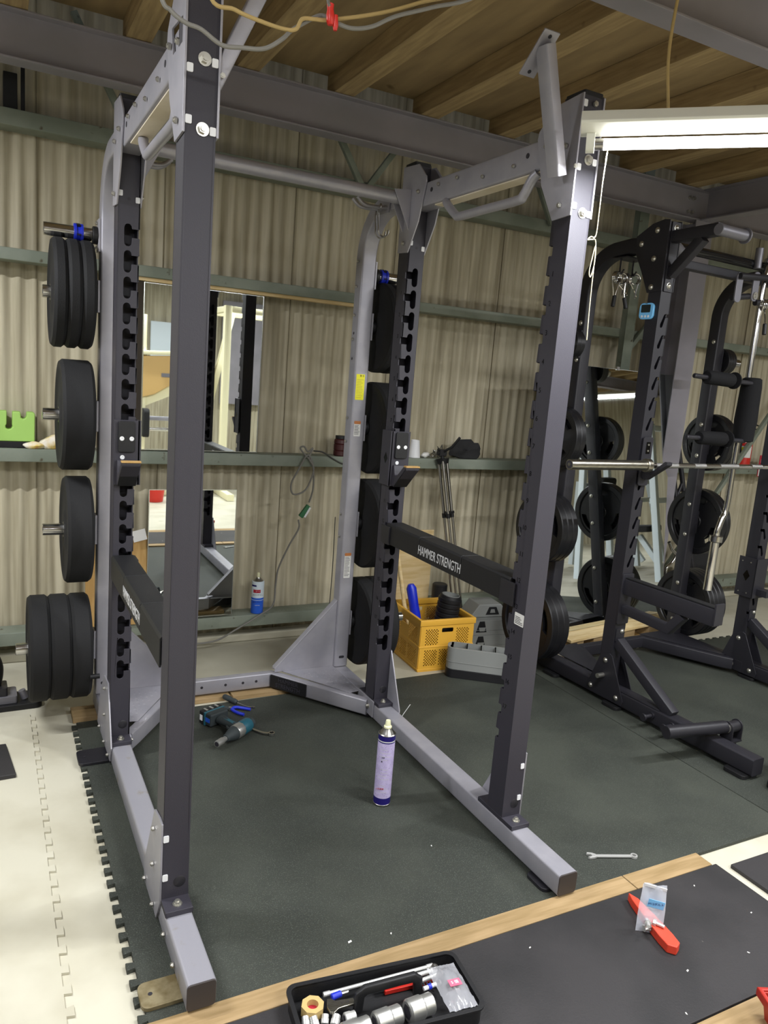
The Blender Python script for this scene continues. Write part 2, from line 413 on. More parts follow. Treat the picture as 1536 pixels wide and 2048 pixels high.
# ------------------------------------------------------------ floor mats and planks
def jigsaw(x, y0, y1, d, pitch=.062, side=-1):
    P = []; n = int((y1-y0)/pitch)
    for i in range(n):
        a = y0 + (y1-y0)*i/n; q = (y1-y0)/n
        P += [(x, a), (x, a+q*.22), (x+side*d, a+q*.16), (x+side*d, a+q*.64), (x, a+q*.58)]
    P.append((x, y1)); return P
mb = MB()
left = jigsaw(-.088, -.306, 1.455, .022)
mb.prism(left[::-1] + [(2.41, -.306), (2.41, 1.50), (1.95, 1.50), (1.60, 1.505), (1.29, 1.505), (.0, 1.455)][::1] if False else [(2.412, -.306), (2.412, 1.50)] + left[::-1], (0,0,-.014), (1,0,0), (0,1,0), .014)
tag(mb.build('rubber_mat', 'rubber_mat', bevel=.0015, seg=1), 'dark green-grey speckled rubber mat under the big silver rack', 'mat', 'speckled rubber floor mats')
def jig_x(y, x0, x1, d, pitch=.07):
    P = []; n = int((x1-x0)/pitch)
    for i in range(n):
        a = x0 + (x1-x0)*i/n; q = (x1-x0)/n; P += [(a, y), (a+q*.22, y), (a+q*.16, y+d), (a+q*.64, y+d), (a+q*.58, y)]
    P.append((x1, y)); return P
mb = MB(); mb.prism([(2.416, -.306), (5.2, -.306), (5.2, 1.48)] + jig_x(1.48, 2.416, 5.2, .02)[::-1], (0,0,-.014), (1,0,0), (0,1,0), .014)
tag(mb.build('rubber_mat', 'rubber_mat', bevel=.0015, seg=1), 'dark green-grey speckled rubber mat under the black rack', 'mat', 'speckled rubber floor mats')
mb = MB(); L2 = jigsaw(-.27, -.9, 1.62, .020, .075, 1)
mb.prism([(-1.2, -.9)] + L2 + [(-1.2, 1.62)], (0,0,-.0139), (1,0,0), (0,1,0), .008)
tag(mb.build('foam_floor_mat', 'floor_white', bevel=.001, seg=1), 'cream jigsaw-edged floor mat at the far left', 'mat')
mb = MB(); mb.prism([(-1.1, 1.02), (-.345, 1.05), (-.375, 1.32), (-1.1, 1.33)], (0,0,-.0055), (1,0,0), (0,1,0), .0175); tag(mb.build('black_floor_pad', 'rubber_black_mat', bevel=.003), 'black rubber pad lying on the cream floor mat at the left edge', 'mat')
def plank(x0, x1, y0, y1, z0, z1, label, name='wood_plank', m='wood_plank', rz=0, cat='plank', **kw):
    mb = MB(); mb.M = Matrix.Translation(((x0+x1)/2, (y0+y1)/2, 0)) @ Matrix.Rotation(math.radians(rz), 4, 'Z')
    hx, hy = (x1-x0)/2, (y1-y0)/2; mb.box((-hx, -hy, z0), (hx, hy, z1)); return tag(mb.build(name, m, bevel=.002), label, cat)
plank(-.45, 1.50, -.385, -.312, -.0135, .012, 'long yellow pine plank along the front of the speckled mat')
plank(1.504, 1.868, -.385, -.312, -.0135, .012, 'short pine plank continuing the front plank to the right')
plank(.30, 1.86, -.955, -.862, -.0135, .012, 'pine plank along the near side of the black mat')
mb = MB(); mb.box((-.8, -.858, -.0135), (1.882, -.389, .014)); tag(mb.build('black_rubber_mat', 'rubber_black_mat', bevel=.002), 'plain black rubber mat between two pine planks in front', 'mat')
plank(.20, .64, 1.512, 1.60, -.0135, .010, 'short pine plank under the rear cross tube, left piece')
plank(.65, .98, 1.50, 1.60, -.0135, .010, 'short pine plank under the rear cross tube, right piece')
plank(-.10, .06, 1.475, 1.60, -.0135, .012, 'pine offcut under the left rear post foot')
plank(1.26, 1.34, 1.20, 1.66, -.0135, .010, 'brown plank strip behind the right rear post', m='wood_board')
mb = MB(); mb.box((1.95, -.75, -.0135), (2.7, -.40, .002)); tag(mb.build('black_floor_pad', 'rubber_black_mat', bevel=.003), 'black pad edge on the white floor at the right side', 'mat')
# scraps
for p, s_, r in (((1.02, .20), .006, .4),):
    pass

# ------------------------------------------------------------ mirrors, boards and trims on the back wall
def mirror(x0, x1, z0, z1, label, y=2.232):
    t = thing('wall_mirror', label, 'mirror', ((x0+x1)/2, y, z0))
    mb = MB(); mb.box((x0, y-.004, z0), (x1, y+.001, z1)); mb.build('backing', 'mirror_edge', t)
    mb = MB(); mb.box((x0+.004, y-.0055, z0+.004), (x1-.004, y-.0042, z1-.004)); mb.build('mirror_glass', 'mirror_glass', t, smooth=False)
    return t
mirror(.31, .965, 1.150, 2.035, 'tall frameless mirror on the back wall under the timber batten', y=2.285)
mirror(.35, .842, .19, .940, 'small frameless mirror low on the back wall')
plank(.10, 1.56, 2.252, 2.30, 2.036, 2.078, 'yellow timber batten fixed above the tall wall mirror', 'timber_batten', 'wood_pale', cat='batten').location.z += 0
mb = MB(); mb.box((.275, 2.26, 1.15), (.303, 2.29, 2.034)); tag(mb.build('timber_upright', 'dark_brown', bevel=.002), 'dark brown timber strip beside the tall wall mirror', 'batten')
mb = MB(); mb.M = Matrix.Translation((.2, 2.225, .178)) @ Matrix.Rotation(math.radians(-3), 4, 'X'); mb.box((-.17, -.006, 0), (.152, .006, .50)); tag(mb.build('plywood_board', 'wood_board', bevel=.001), 'brown plywood board leaning on the wall behind the left posts', 'board')
mb = MB(); mb.M = Matrix.Translation((.312, 2.205, .66)) @ Matrix.Rotation(math.radians(-14), 4, 'Y'); mb.box((-.04, -.001, 0), (.032, .001, .062)); tag(mb.build('paper_slip', 'white_sticker'), 'white paper slip stuck on top of the brown board', 'paper')
mb = MB(); mb.M = Matrix.Translation((2.08, 2.222, .0)) @ Matrix.Rotation(math.radians(0), 4, 'X'); mb.box((-.19, -.006, -.0135), (.105, .006, .675)); tag(mb.build('plywood_board', 'wood_pale', bevel=.001), 'pale plywood board standing behind the yellow crate', 'board')
# ------------------------------------------------------------ the big silver and charcoal power rack
S = .0762; SD = .089; WX = 1.2043; DY = 1.053; ZT = 2.552; ZB = .111; TOP = .094; BOT = .018
SLZ = [2.084 - .0935*i for i in range(19)]
rack = thing('power_rack', 'large silver and charcoal four-post power rack in the middle of the gym', 'power rack')
def slot_poly(z0, z1, slots, w, obr):
    """comb outline: u from the open edge (0) inward to w; obr: keyhole slots, else plain notches."""
    P = [(w, z0), (w, z1), (0, z1)]
    for z in slots:
        if obr:
            P += [(0, z+.020), (.003, z+.018), (.026, z+.018)]
            P += [(.040 + .0135*math.cos(a), z+.022 + .0135*math.sin(a)) for a in [math.radians(180 - 180*i/6) for i in range(7)]]
            P += [(.040 + .0135*math.cos(a), z-.030 + .0135*math.sin(a)) for a in [math.radians(-180*i/6) for i in range(7)]]
            P += [(.026, z-.012), (.003, z-.012), (0, z-.014)]
        else:
            P += [(0, z+.020), (.014, z+.020), (.017, z+.016), (.017, z-.010), (.014, z-.014), (0, z-.014)]
    P.append((0, z0)); return P
def upright(x, y, inner, face, parent, m='charcoal_paint', slots=SLZ, z0=ZB, z1=ZT-.004, s=S, poly=slot_poly, name='upright'):
    """inner: +1 / -1 side (in x) the slots open to; face: -1 front face slotted, +1 rear face slotted."""
    sd = SD; t = .005; mb = MB(); xi = x+s if inner > 0 else x; yf = y if face < 0 else y+sd
    ux = Vector((-inner, 0, 0)); vy = Vector((0, -face, 0)); z = Vector((0,0,1))
    P = poly(z0, z1, slots, s, True)
    o = Vector((xi, yf, 0)); n = ux.cross(z)
    mb.prism(P, o if n.y*(-face) > 0 else o + Vector((0, -face*t, 0)), ux, z, t)
    Q = poly(z0, z1, slots, sd, False)
    n = vy.cross(z); mb.prism(Q, o if n.x*(-inner) > 0 else o + Vector((-inner*t, 0, 0)), vy, z, t)
    xo = x if inner > 0 else x+s; mb.box((xo, y, z0), (xo + (t if inner > 0 else -t), y+sd, z1))
    yo = y+sd if face < 0 else y; mb.box((x, yo, z0), (x+s, yo + (-t if face < 0 else t), z1))
    return mb.build(name, m, parent, bevel=.0009, seg=2)
UP = {}
for nm, x, y, inn, fc in (('FL', 0, 0, 1, 1), ('FR', WX, 0, -1, 1), ('RL', 0, DY, 1, -1), ('RR', WX, DY, -1, -1)):
    u = upright(x, y, inn, fc, rack); UP[nm] = u
    mb = MB(); mb.prism(rrect(S+.001, SD+.001, .007), (x+S/2, y+SD/2, ZT-.012), (1,0,0), (0,1,0), .016); mb.build('end_cap', 'black_plastic', rack, bevel=.002)
    # foot plate with its bolts and the plug
    mb = MB(); mb.box((x-.001, y-.062, TOP+.0005), (x+S+.001, y+SD+.062, ZB)); mb.build('foot_plate', 'charcoal_paint', rack, bevel=.0015)
    bolt((x+S/2, y-.034, ZB), (0,0,1), .011, rack)
    mb = MB(); mb.lathe([(.0175, 0), (.0175, .001), (.0155, .0022), (0, .0022)], (x+S/2+.012, y, .158), (0,-1,0), 24); mb.build('hole_plug', 'black_paint', rack)
    # numbers beside the slots on the inner face
    if nm in ('FR', 'RR', 'FL', 'RL'):
        yy = y + (.056 if nm[0] == 'F' else .041)
        for i in range(1, 18):
            xx = x - .0003 if inn < 0 else x+S+.0003
            text('slot_number', str(i), .024, (xx, yy, SLZ[i]+.022), (0, -1 if inn < 0 else 1, 0), (0,0,1), 'ink_number', u, .0004)
# base tubes
for x, nm in ((0, 'left'), (WX, 'right')):
    mb = MB(); mb.rtube([(x+S/2, -.3215, (TOP+BOT)/2), (x+S/2, 1.60, (TOP+BOT)/2)], S, TOP-BOT, r=.009); f = mb.build('base_tube', 'silver_worn' if nm == 'left' else 'silver_paint', rack)
    mb = MB(); mb.prism(rrect(S-.002, TOP-BOT-.002, .010), (x+S/2, -.3205, (TOP+BOT)/2), (1,0,0), (0,0,1), .0048); mb.build('end_cap', 'grey_plastic_cap', f, bevel=.0012)
# feet brackets
def foot_bracket(x0, x1, y0, y1, z1, m, hole=True):
    mb = MB(); xx = (x0+x1)/2
    mb.prism(rrect(x1-x0, y1-y0, .02), (xx, (y0+y1)/2, .0005), (1,0,0), (0,1,0), .012)
    mb.build('floor_foot', m, rack, bevel=.0015)
    if hole:
        mb = MB(); mb.cyl((x0+.028, (y0+y1)/2, .0128), (x0+.028, (y0+y1)/2, .0133), .006, 12); mb.build('bolt_hole', 'ink_dark', rack)
foot_bracket(-.098, .07, -.268, -.178, .02, 'dirty_brass'); foot_bracket(-.118, .07, 1.045, 1.165, .02, 'black_paint')
foot_bracket(WX-.016, WX+.09, -.275, -.175, .02, 'black_paint', False); foot_bracket(WX-.01, WX+.10, 1.10, 1.2, .02, 'black_paint', False)
foot_bracket(.005, .07, 1.50, 1.59, .02, 'black_paint', False); foot_bracket(WX+.005, WX+.07, 1.50, 1.59, .02, 'black_paint', False)
# rear cross tube, 45 degree tubes, step plates
mb = MB(); mb.rtube([(.42, 1.562, .056), (.84-.03, 1.562, .056)], S, S, r=.008)
zc = .056; YB = 1.562
mb = MB(); mb.rtube([(S+.002, 1.10, zc), (.12, 1.155, zc), (.405, YB, zc), (.865, YB, zc), (WX-.044, 1.155, zc), (WX-.002, 1.10, zc)], S*.55, S, r=.007)
cross = mb.build('rear_cross_tube', 'silver_paint', rack)
for x in (.50, .62, .71, .78): 
    mb = MB(); mb.cyl((x, YB-.0212, .058), (x, YB-.0222, .058), .0068, 16); mb.build('bolt_hole', 'ink_dark', cross)
def ang(x, y, sx): return Vector((x, y, 0))
for sx in (0, 1):
    X = (lambda v: v) if sx == 0 else (lambda v: WX+S-v)
    P = [(X(.078), 1.20), (X(.078), 1.598), (X(.40), 1.598), (X(.135), 1.19)]
    mb = MB(); mb.prism(P, (0,0,TOP+.0006), (1,0,0), (0,1,0), .004); sp = mb.build('step_plate', 'silver_paint', rack, bevel=.001)
    if True:   # raised tread dots of the chequer plate
        mb = MB(); q = 0
        for i in range(14):
            for j_ in range(20):
                a, b = .095+i*.024, 1.205 + j_*.0205 + (i % 2)*.010
                lim = .135 + (.40-.135)*(b-1.19)/(1.598-1.19) - .03
                if a < lim and b < 1.50: mb.ball((X(a), b, TOP+.0046), .006, 8, (1.2 if (i+j_) % 2 else .5, .5 if (i+j_) % 2 else 1.2, .22))
        mb.build('tread_pattern', 'silver_paint', sp)
    # connection plates to the base tubes with bolts
    xf = X(S+.0008); d = 1 if sx == 0 else -1
    mb = MB(); mb.box((xf, 1.035, .028), (xf+d*.007, 1.20, .108)); mb.build('joining_plate', 'silver_paint', rack, bevel=.0015)
    bolt((xf+d*.007, 1.085, .069), (d,0,0), .010, rack)
    # storage post, upright then bending forward to the rear upright
    xp = X(S/2); yc = 1.52+S/2
    path = [(xp, yc, .098), (xp, yc, 1.1), (xp, yc, 2.19)] + arc((xp, yc-.225, 2.20), .225, 4, 86, 14, (0,1,0), (0,0,1)) + [(xp, 1.33, 2.425), (xp, DY+SD+.001, 2.425)]
    mb = MB(); mb.rtube(path, S, S, up=(1,0,0), r=.009); post = mb.build('storage_post', 'silver_paint', rack)
    # triangular gusset standing on the step
    xg0, xg1 = X(S+.0005), X(.405)
    mb = MB(); mb.prism([(xg0, TOP+.005), (xg1, TOP+.005), (xg1 , TOP+.022), (xg0, .462)], (0, 1.541, 0), (1,0,0), (0,0,1), .005) 
    g = mb.build('post_gusset', 'silver_paint', rack)
    mb = MB(); a = Vector((xg0, 1.541, .462)); b = Vector((xg1, 1.541, TOP+.022)); dd = (b-a).normalized()
    mb.sweep([a+Vector((0, .012, 0)), b+Vector((0, .012, 0))], [(.0185, .003), (-.0185, .003), (-.0185, -.002), (.0185, -.002)], up=(0,1,0)) if False else mb.rtube([a+Vector((0,.014,0)), b+Vector((0,.014,0))], .004, .04, up=(0,1,0), r=.001)
    mb.build('gusset_flange', 'silver_paint', rack)
    # small dark slot in the post foot
    mb = MB(); mb.prism(rrect(.030, .014, .006), (xp, 1.5199, .150), (1,0,0), (0,0,1), .0006); mb.build('slot_hole', 'ink_dark', post)
    # horn plates and bolts on the inner side of the post
    for z in (2.19, 2.071, 1.933, 1.816, 1.424, 1.304, .923, .804, .40, .28):
        bolt((X(S+.0002), 1.565, z), (d,0,0), .008, rack, washer=False)
    for z in (1.845, 1.72): 
        mb = MB(); mb.cyl((X(S+.0002), 1.565, z), (X(S+.0008), 1.565, z), .007, 14); mb.build('bolt_hole', 'ink_dark', post)
# diagonal faces for the lettering block on the right tube
def rubber_block(X, d):
    a = Vector((X(.4155), YB, zc)); b = Vector((X(.1205), 1.155, zc)); t = (b-a).normalized(); n = Vector((t.y, -t.x, 0)); 
    if n.y > 0: n = -n
    c0 = a + t*.015 + n*(S*.55/2+.001); c1 = a + t*.235 + n*(S*.55/2+.001)
    mb = MB(); up = Vector((0,0,1)); u = (c1-c0); L_ = u.length; u.normalize()
    w_ = u.cross(up)
    mb.prism(rrect(L_, .066, .005, 3, L_/2, 0), c0 if w_.dot(n) > 0 else c0 + n*.006, u, up, .006)
    bl = mb.build('rubber_block', 'black_plastic', rack, bevel=.001)
    ru = u if d > 0 else -u
    c = (c0+c1)/2 + n*.0063
    if ru.cross(up).dot(n) < 0: ru = -ru
    text('raised_lettering', 'HAMMER', .030, c+up*.015, ru, up, 'charcoal_paint', bl, .0008)
    text('raised_lettering', 'STRENGTH', .030, c-up*.014, ru, up, 'charcoal_paint', bl, .0008)
rubber_block(lambda v: WX+S-v, 1); rubber_block(lambda v: v, 1)
# storage horns
HZ = (.335, .874, 1.377, 1.882, 2.130)
horns = []
for sx in (0, 1):
    d = -1 if sx == 0 else 1; x0 = 0 if sx == 0 else WX+S
    for i, z in enumerate(HZ):
        tilt = -.006
        mb = MB(); mb.box((x0+d*.0005, 1.525, z-.066), (x0+d*.009, 1.591, z+.066)); hp = mb.build('horn_plate', 'silver_paint', rack, bevel=.001)
        for zz in (-.05, .05): bolt((x0+d*.009, 1.558, z+zz), (d,0,0), .0075, rack, washer=False)
        mb = MB(); mb.cyl((x0+d*.009, 1.558, z), (x0+d*.030, 1.558, z), .036, 28, ch=.003); mb.build('horn_collar', 'black_plastic', rack)
        ln = {0: .330, 1: .222, 2: .222, 3: .222, 4: .218}[i]
        mb = MB(); mb.cyl((x0+d*.030, 1.558, z), (x0+d*ln, 1.558, z), .0262, 32, ch=.002); mb.build('weight_horn', 'chrome', rack)
# top side members, outer and inner gusset plates
def outer_plate(x, poly, hole, m='silver_paint'):
    mb = MB(); mb.prism(poly, (x, 0, 0), (0,1,0), (0,0,1), .006, holes=[hole] if hole else []); return mb.build('gusset_plate', m, rack, bevel=.0012)
FP = [(-.006, 2.172), (.062, 2.172), (.150, 2.235), (.185, 2.33), (.200, 2.452), (.130, 2.53), (.06, 2.56), (-.006, 2.55)]
FP = [(-.004, 2.186), (.085, 2.180), (.160, 2.30), (.205, 2.452), (.20, 2.475), (.13, 2.535), (-.004, 2.545)]
dia = [(.035, 2.445), (.028, 2.385), (.11, 2.365), (.135, 2.44)]
dia = [(.022, 2.450), (.022, 2.392), (.130, 2.395), (.150, 2.462)]
RPl = [(DY+S+.004 - (a), b) for a, b in FP]
mirr = lambda P: [(DY+SD - a, b) for a, b in P]
for x in (-.0065, S+.0005, WX-.0065, WX+S+.0005):
    outerL = x < 0
    outer_plate(x, FP, [(a, b) for a, b in dia] if outerL else None)
    outer_plate(x, mirr(FP), None)
    o_ = (-1 if x in (-.0065, WX-.0065) else 1); xb = x if o_ < 0 else x+.006
    for y, z in ((.050, 2.222), (.150, 2.42), (.05, 2.40), (DY+SD-.050, 2.222), (DY+SD-.15, 2.42), (DY+SD-.05, 2.40)): bolt((xb, y, z), (o_,0,0), .0095, rack, washer=False)
for x in (0, WX):
    mb = MB(); mb.rtube([(x+S/2, SD+.001, 2.405), (x+S/2, DY-.001, 2.405)], S-.002, .094, r=.007); mem = mb.build('top_side_member', 'silver_paint', rack)
    mb = MB(); mb.box((x+.012, .20, 2.3525), (x+S-.012, DY-.17, 2.3575)); mb.build('underside_strip', 'beige_underside', mem, bevel=.001)  # thin beige strip along the underside of the member
    for y in (.33, .52, .70, .84):
        bolt((x-.0002, y, 2.425 - .03*((y*10) % 2 > 1)), (-1,0,0), .008, rack, washer=False)
    for y in (.26, .90):
        mb = MB(); mb.cyl((x-.0005, y, 2.415), (x+.001, y, 2.415), .009, 14); mb.build('bolt_hole', 'ink_dark', mem)
    # multi-grip handle under the member
    xi = .034 if x == 0 else x+.004
    path = smoothpath([(xi+.006, .205, 2.352), (xi, .225, 2.335), (xi, .265, 2.290), (xi, .30, 2.278), (xi, .50, 2.278), (xi, .665, 2.278), (xi, .70, 2.288), (xi, .765, 2.335), (xi+.004, .785, 2.352)], 6)
    mb = MB(); mb.tube(path, .0165, 16); mb.build('grip_handle', 'silver_paint', rack)
# straight front bolts and white clips
for x in (0, WX):
    for z in (2.358, 2.200): bolt((x+.043, 0, z), (0,-1,0), .013, rack)
    bolt((x+.043, 0, 2.520), (0,-1,0), .010, rack, washer=False)
    for cx, cz in ((.008, 2.332), (.068, 2.354), (.008, 2.217), (.068, 2.199), (.006, 2.517)):
        mb = MB(); mb.prism(rrect(.0155, .020, .003), (x+cx, .0002, cz), (1,0,0), (0,0,1), .0035); mb.build('plastic_clip', 'white_plastic', rack)
    bolt((x+.043, DY, 2.385), (0,-1,0), .011, rack)
    for cx, cz in ((.007, 2.222), (.068, 2.204)):
        mb = MB(); mb.prism(rrect(.0155, .020, .003), (x+cx, DY+.0002, cz), (1,0,0), (0,0,1), .0035); mb.build('plastic_clip', 'white_plastic', rack)
    mb = MB(); mb.cyl((x+.037, DY-.0006, 2.205), (x+.037, DY+.001, 2.205), .006, 14); mb.build('bolt_hole', 'ink_dark', rack)
for cx, cz, x in ((.008, .302, 0), (.008, .179, 0), (.066, .302, WX), (.066, .179, WX)):
    mb = MB(); mb.prism(rrect(.0155, .020, .003), (x+cx, .0002, cz), (1,0,0), (0,0,1), .0035); mb.build('plastic_clip', 'white_plastic', rack)
# leaning braces above the front uprights
for x, d in ((WX+.002, -1), (S-.002, 1)):
    # tube leaves the front upright's inner gusset and leans inward
    a, b = (Vector((1.160, .034, 2.30)), Vector((1.045, .008, 2.64))) if d < 0 else (Vector((.072, .034, 2.31)), Vector((.228, .004, 2.66)))
    mb = MB(); mb.rtube([a, b], .036, .055, up=(0,1,0), r=.005) ; br = mb.build('angled_brace', 'silver_paint', rack)
    n = (b-a).normalized(); R = Matrix((n.cross(Vector((0,1,0))).normalized(), Vector((0,1,0)), n)).transposed()
    mb = MB(); hu = R.col[0]; 
    mb.prism(rrect(.056, .142, .002), b + Vector((0, .030, -.012)), (1,0,0), (0,.77,-.64), -.006); pl_ = mb.build('brace_plate', 'silver_paint', br, bevel=.001)
    for yy in (-.055, .055):
        mb = MB(); q_ = Vector((0, -.64, -.77)); c = b + Vector((0, .030 + yy*.77, -.012 - yy*.64)); mb.cyl(c-q_*.007, c+q_*.007, .006, 14); mb.build('bolt_hole', 'ink_dark', br)
    bolt((x+d*.012, -.0005, 2.33), (0,-1,0), .008, rack, washer=False)
# pull-up bar between the rear uprights with its triangular brackets
mb = MB(); mb.cyl((S+.001, 1.092, 2.405), (WX-.001, 1.092, 2.405), .0265, 28); mb.build('pull_up_bar', 'silver_paint', rack)
for x, d in ((S+.007, 1), (WX-.007, -1)):
    for yy in (1.062, 1.117):
        mb = MB(); P = [(x, 2.27), (x+d*.082, 2.43), (x, 2.44)]; mb.prism(P, (0, yy, 0), (1,0,0), (0,0,1), .005); mb.build('bar_bracket', 'silver_paint', rack, bevel=.001)
# band pegs (two prongs) on the storage posts' upper bend
for x, d in ((S+.002, 1), (WX-.002, -1)):
    mb = MB(); mb.box((x, 1.262, 2.376), (x+d*.006, 1.36, 2.424)); mb.build('prong_plate', 'silver_paint', rack, bevel=.001)
    for y in (1.285, 1.335):
        mb = MB(); mb.tube(smoothpath([(x, y, 2.400), (x+d*.09, y, 2.393), (x+d*.125, y, 2.400), (x+d*.155, y, 2.424)], 5), .0085, 12); mb.build('hook_prong', 'silver_paint', rack)
# lower outer gusset plates (silver) with bolts
GP = [(-.004, .020), (-.004, .350), (.030, .350), (.105, .338), (.236, .083), (.232, .022), (.10, .019)]
for x in (-.0065, WX+S+.0005):
    o_ = -1 if x < 0 else 1; xb = x if o_ < 0 else x+.006
    mb = MB(); mb.prism([(-.002, .10), (-.002, .350), (.03, .352), (.10, .34), (.235, .085), (.232, .024), (.04, .024)], (x,0,0), (0,1,0), (0,0,1), .006); mb.build('lower_gusset', 'silver_paint', rack, bevel=.001)
    mb = MB(); mb.prism([(DY-.055, .030), (DY-.078, .095), (DY+.03, .330), (DY+.14, .322), (DY+.25, .21), (DY+.34, .026)] if x < 0 else [(DY-.125, .10), (DY-.125, .03), (DY+.2, .028), (DY+.14, .28), (DY+.03, .362), (DY-.002, .352)], (x,0,0), (0,1,0), (0,0,1), .006); mb.build('lower_gusset', 'silver_paint', rack, bevel=.001)
    for y, z in ((.09, .285), (.09, .17), (.205, .045), (.077, .045), (DY+.09, .285), (DY+.085, .172), (DY+.234, .05), (DY+.09, .048), (DY-.022, .044)): bolt((xb, y, z), (o_,0,0), .0085, rack, washer=False)
for y in (-.06, -.183): bolt((-.0002, y, .045), (-1,0,0), .0085, rack, washer=False); bolt((WX+S+.0002, y, .045), (1,0,0), .0085, rack, washer=False)
mb = MB(); mb.tube([(-.006, 1.335, .262), (-.045, 1.335, .262)], .011, 14); mb.build('peg', 'black_plastic', rack)
# stickers
def sticker(x, y, z, w, h, ax, m, parent, name='sticker'):
    mb = MB()
    if ax == 'y': mb.prism(rrect(w, h, .003), (x, y, z), (1,0,0), (0,0,1), .0005)
    else: mb.prism(rrect(w, h, .003), (x, y, z), (0,-1,0), (0,0,1), .0005)
    return mb.build(name, m, parent)
def lines(c, w, h, n, ax, parent, matn='ink_dark', th=.0022):
    mb = MB(); random.seed(int(c[2]*1000))
    for i in range(n):
        z = c[2] + h/2 - (i+.5)*h/n; ww = w*random.uniform(.6, 1)
        if ax == 'y': mb.box((c[0]-w/2, c[1]-.0009, z-th/2), (c[0]-w/2+ww, c[1]-.0006, z+th/2))
        else: mb.box((c[0]-.0009, c[1]+w/2-ww, z-th/2), (c[0]-.0006, c[1]+w/2, z+th/2))
    return mb.build('fine_print', matn, parent)
post = [o for o in KIDS(rack) if o.name.startswith('storage_post')][-1]
xs = WX+.042
st = sticker(xs-.008, 1.5195, 1.582, .047, .128, 'y', 'yellow_sticker', rack, 'warning_sticker')
text('sticker_heading', '警 告', .011, (xs+.000, 1.5188, 1.637), (1,0,0), (0,0,1), 'ink_dark', st, .0002); lines((xs-.008, 1.5195, 1.575), .040, .095, 12, 'y', st, 'wood_plank', .0012)
for zc_, hh in ((1.373, .078), (.656, .135)):
    st = sticker(xs-.008, 1.5195, zc_, .036, hh, 'y', 'white_sticker', rack, 'warning_sticker')
    s2 = sticker(xs-.008, 1.5188, zc_+hh/2-.008, .036, .016, 'y', 'orange_sticker', st, 'sticker_heading')
    text('sticker_heading', 'WARNING', .008, (xs-.008, 1.5185, zc_+hh/2-.008), (1,0,0), (0,0,1), 'ink_dark', st, .0001)
    lines((xs-.008, 1.5195, zc_-.006), .030, hh-.028, int(hh*110), 'y', st)
st = sticker(WX-.0003, .028, .850, .052, .043, 'x', 'white_sticker', UP['FR'], 'warning_sticker'); lines((WX-.0003, .028, .846), .044, .028, 5, 'x', st)
# scratch marks
# ------------------------------------------------------------ S hooks on the right prongs
for i, (x, y, l) in enumerate(((WX-.040, 1.285, 'S-shaped steel hook hanging on the front prong of the right rear bracket'), (WX-.030, 1.335, 'S-shaped steel hook hanging on the rear prong of the right rear bracket'))):
    P = arc((x, y, 2.398), .0125, 200, -20, 8, (0,1,0), (0,0,1))[::1]
    P = [Vector((x, y-.0115, 2.392))] + arc((x, y, 2.398), .012, 180, 0, 8, (0,1,0), (0,0,1)) + [Vector((x, y+.012, 2.36)), Vector((x+.004, y+.010, 2.31))] + arc((x+.028, y+.008, 2.300), .026, 180, 375, 12, (1,0,0), (0,0,1))
    mb = MB(); mb.tube(P, .0035, 10); tag(mb.build('s_hook', 'steel'), l, 'hook', 'S hooks')

# ------------------------------------------------------------ J-hooks
def jhook(x, y, inn, label):
    t = thing('j_hook', label, 'barbell hook', (x+S/2, y, 1.15)); z0, z1 = 1.155, 1.405
    # charcoal wrap: front plate, inner and outer side plates
    mb = MB(); a, b = x-.006 - (.0 if inn < 0 else 0), x+S+.006
    xi = x-.012 if inn < 0 else x+S+.012
    mb.box((x-.004 if inn > 0 else x-.02, y-.010, z0), (x+S+.020 if inn > 0 else x+S+.004, y-.002, z1))
    mb.box((xi-.004, y-.010, z0), (xi+.004, y+.085, z1)); mb.build('bracket', 'charcoal_paint', t, bevel=.0015)
    mb = MB(); mb.prism(rrect(.062, .118, .008), (x+S/2+inn*.004, y-.0105, 1.342), (1,0,0), (0,0,1), .010); pad = mb.build('wear_pad', 'black_plastic', t, bevel=.002)
    for dx in (-.018, .018): 
        mb = MB(); mb.lathe([(.0085, 0), (.0085, .001), (.0045, .0016), (.003, .0002), (0, .0002)], (x+S/2+inn*.004+dx, y-.0206, 1.335), (0,-1,0), 20); mb.build('screw_head', 'white_plastic', pad)
    # tongue: slanted shelf rising forward
    mb = MB(); xc = x+S/2+inn*.004
    mb.prism([(y-.010, 1.252), (y-.010, 1.16), (y-.030, 1.155), (y-.135, 1.245), (y-.135, 1.258), (y-.115, 1.262), (y-.05, 1.205), (y-.035, 1.21), (y-.022, 1.252)], (xc-.034, 0, 0), (0,1,0), (0,0,1), .068)
    mb.build('tongue', 'charcoal_paint', t, bevel=.002)
    mb = MB(); A = Vector((xc, y-.136, 1.249)); B = Vector((xc, y-.032, 1.154)); d = (B-A); u = d.normalized(); 
    mb.prism([(0, -.034), (d.length, -.034), (d.length, .034), (0, .034)], A, u, (1,0,0), -.005) ; mb.build('front_pad', 'black_plastic', t, bevel=.001)
    mb = MB(); mb.box((xc-.035, y-.139, 1.258), (xc+.035, y-.010, 1.2605)) if False else mb.box((xc-.035, y-.139, 1.257), (xc+.035, y-.114, 1.2635)); mb.build('worn_edge', 'wood_board', t, bevel=.0008)
    mb = MB(); mb.lathe([(.0085, 0), (.0085, .001), (.0045, .0016), (.003, .0002), (0, .0002)], (xc-.014, y-.0106, 1.262), (0,-1,0), 20); mb.build('screw_head', 'white_plastic', t)
    mb = MB(); dm = [(0, -.026), (.018, 0), (0, .026), (-.018, 0)]; mb.prism(dm, (xi-inn*-.0045 if False else xi+inn*.0046, y+.035, 1.28), (0,1,0), (0,0,1), .0004 * (1)); mb.build('diamond_hole', 'ink_number', t)
    return t
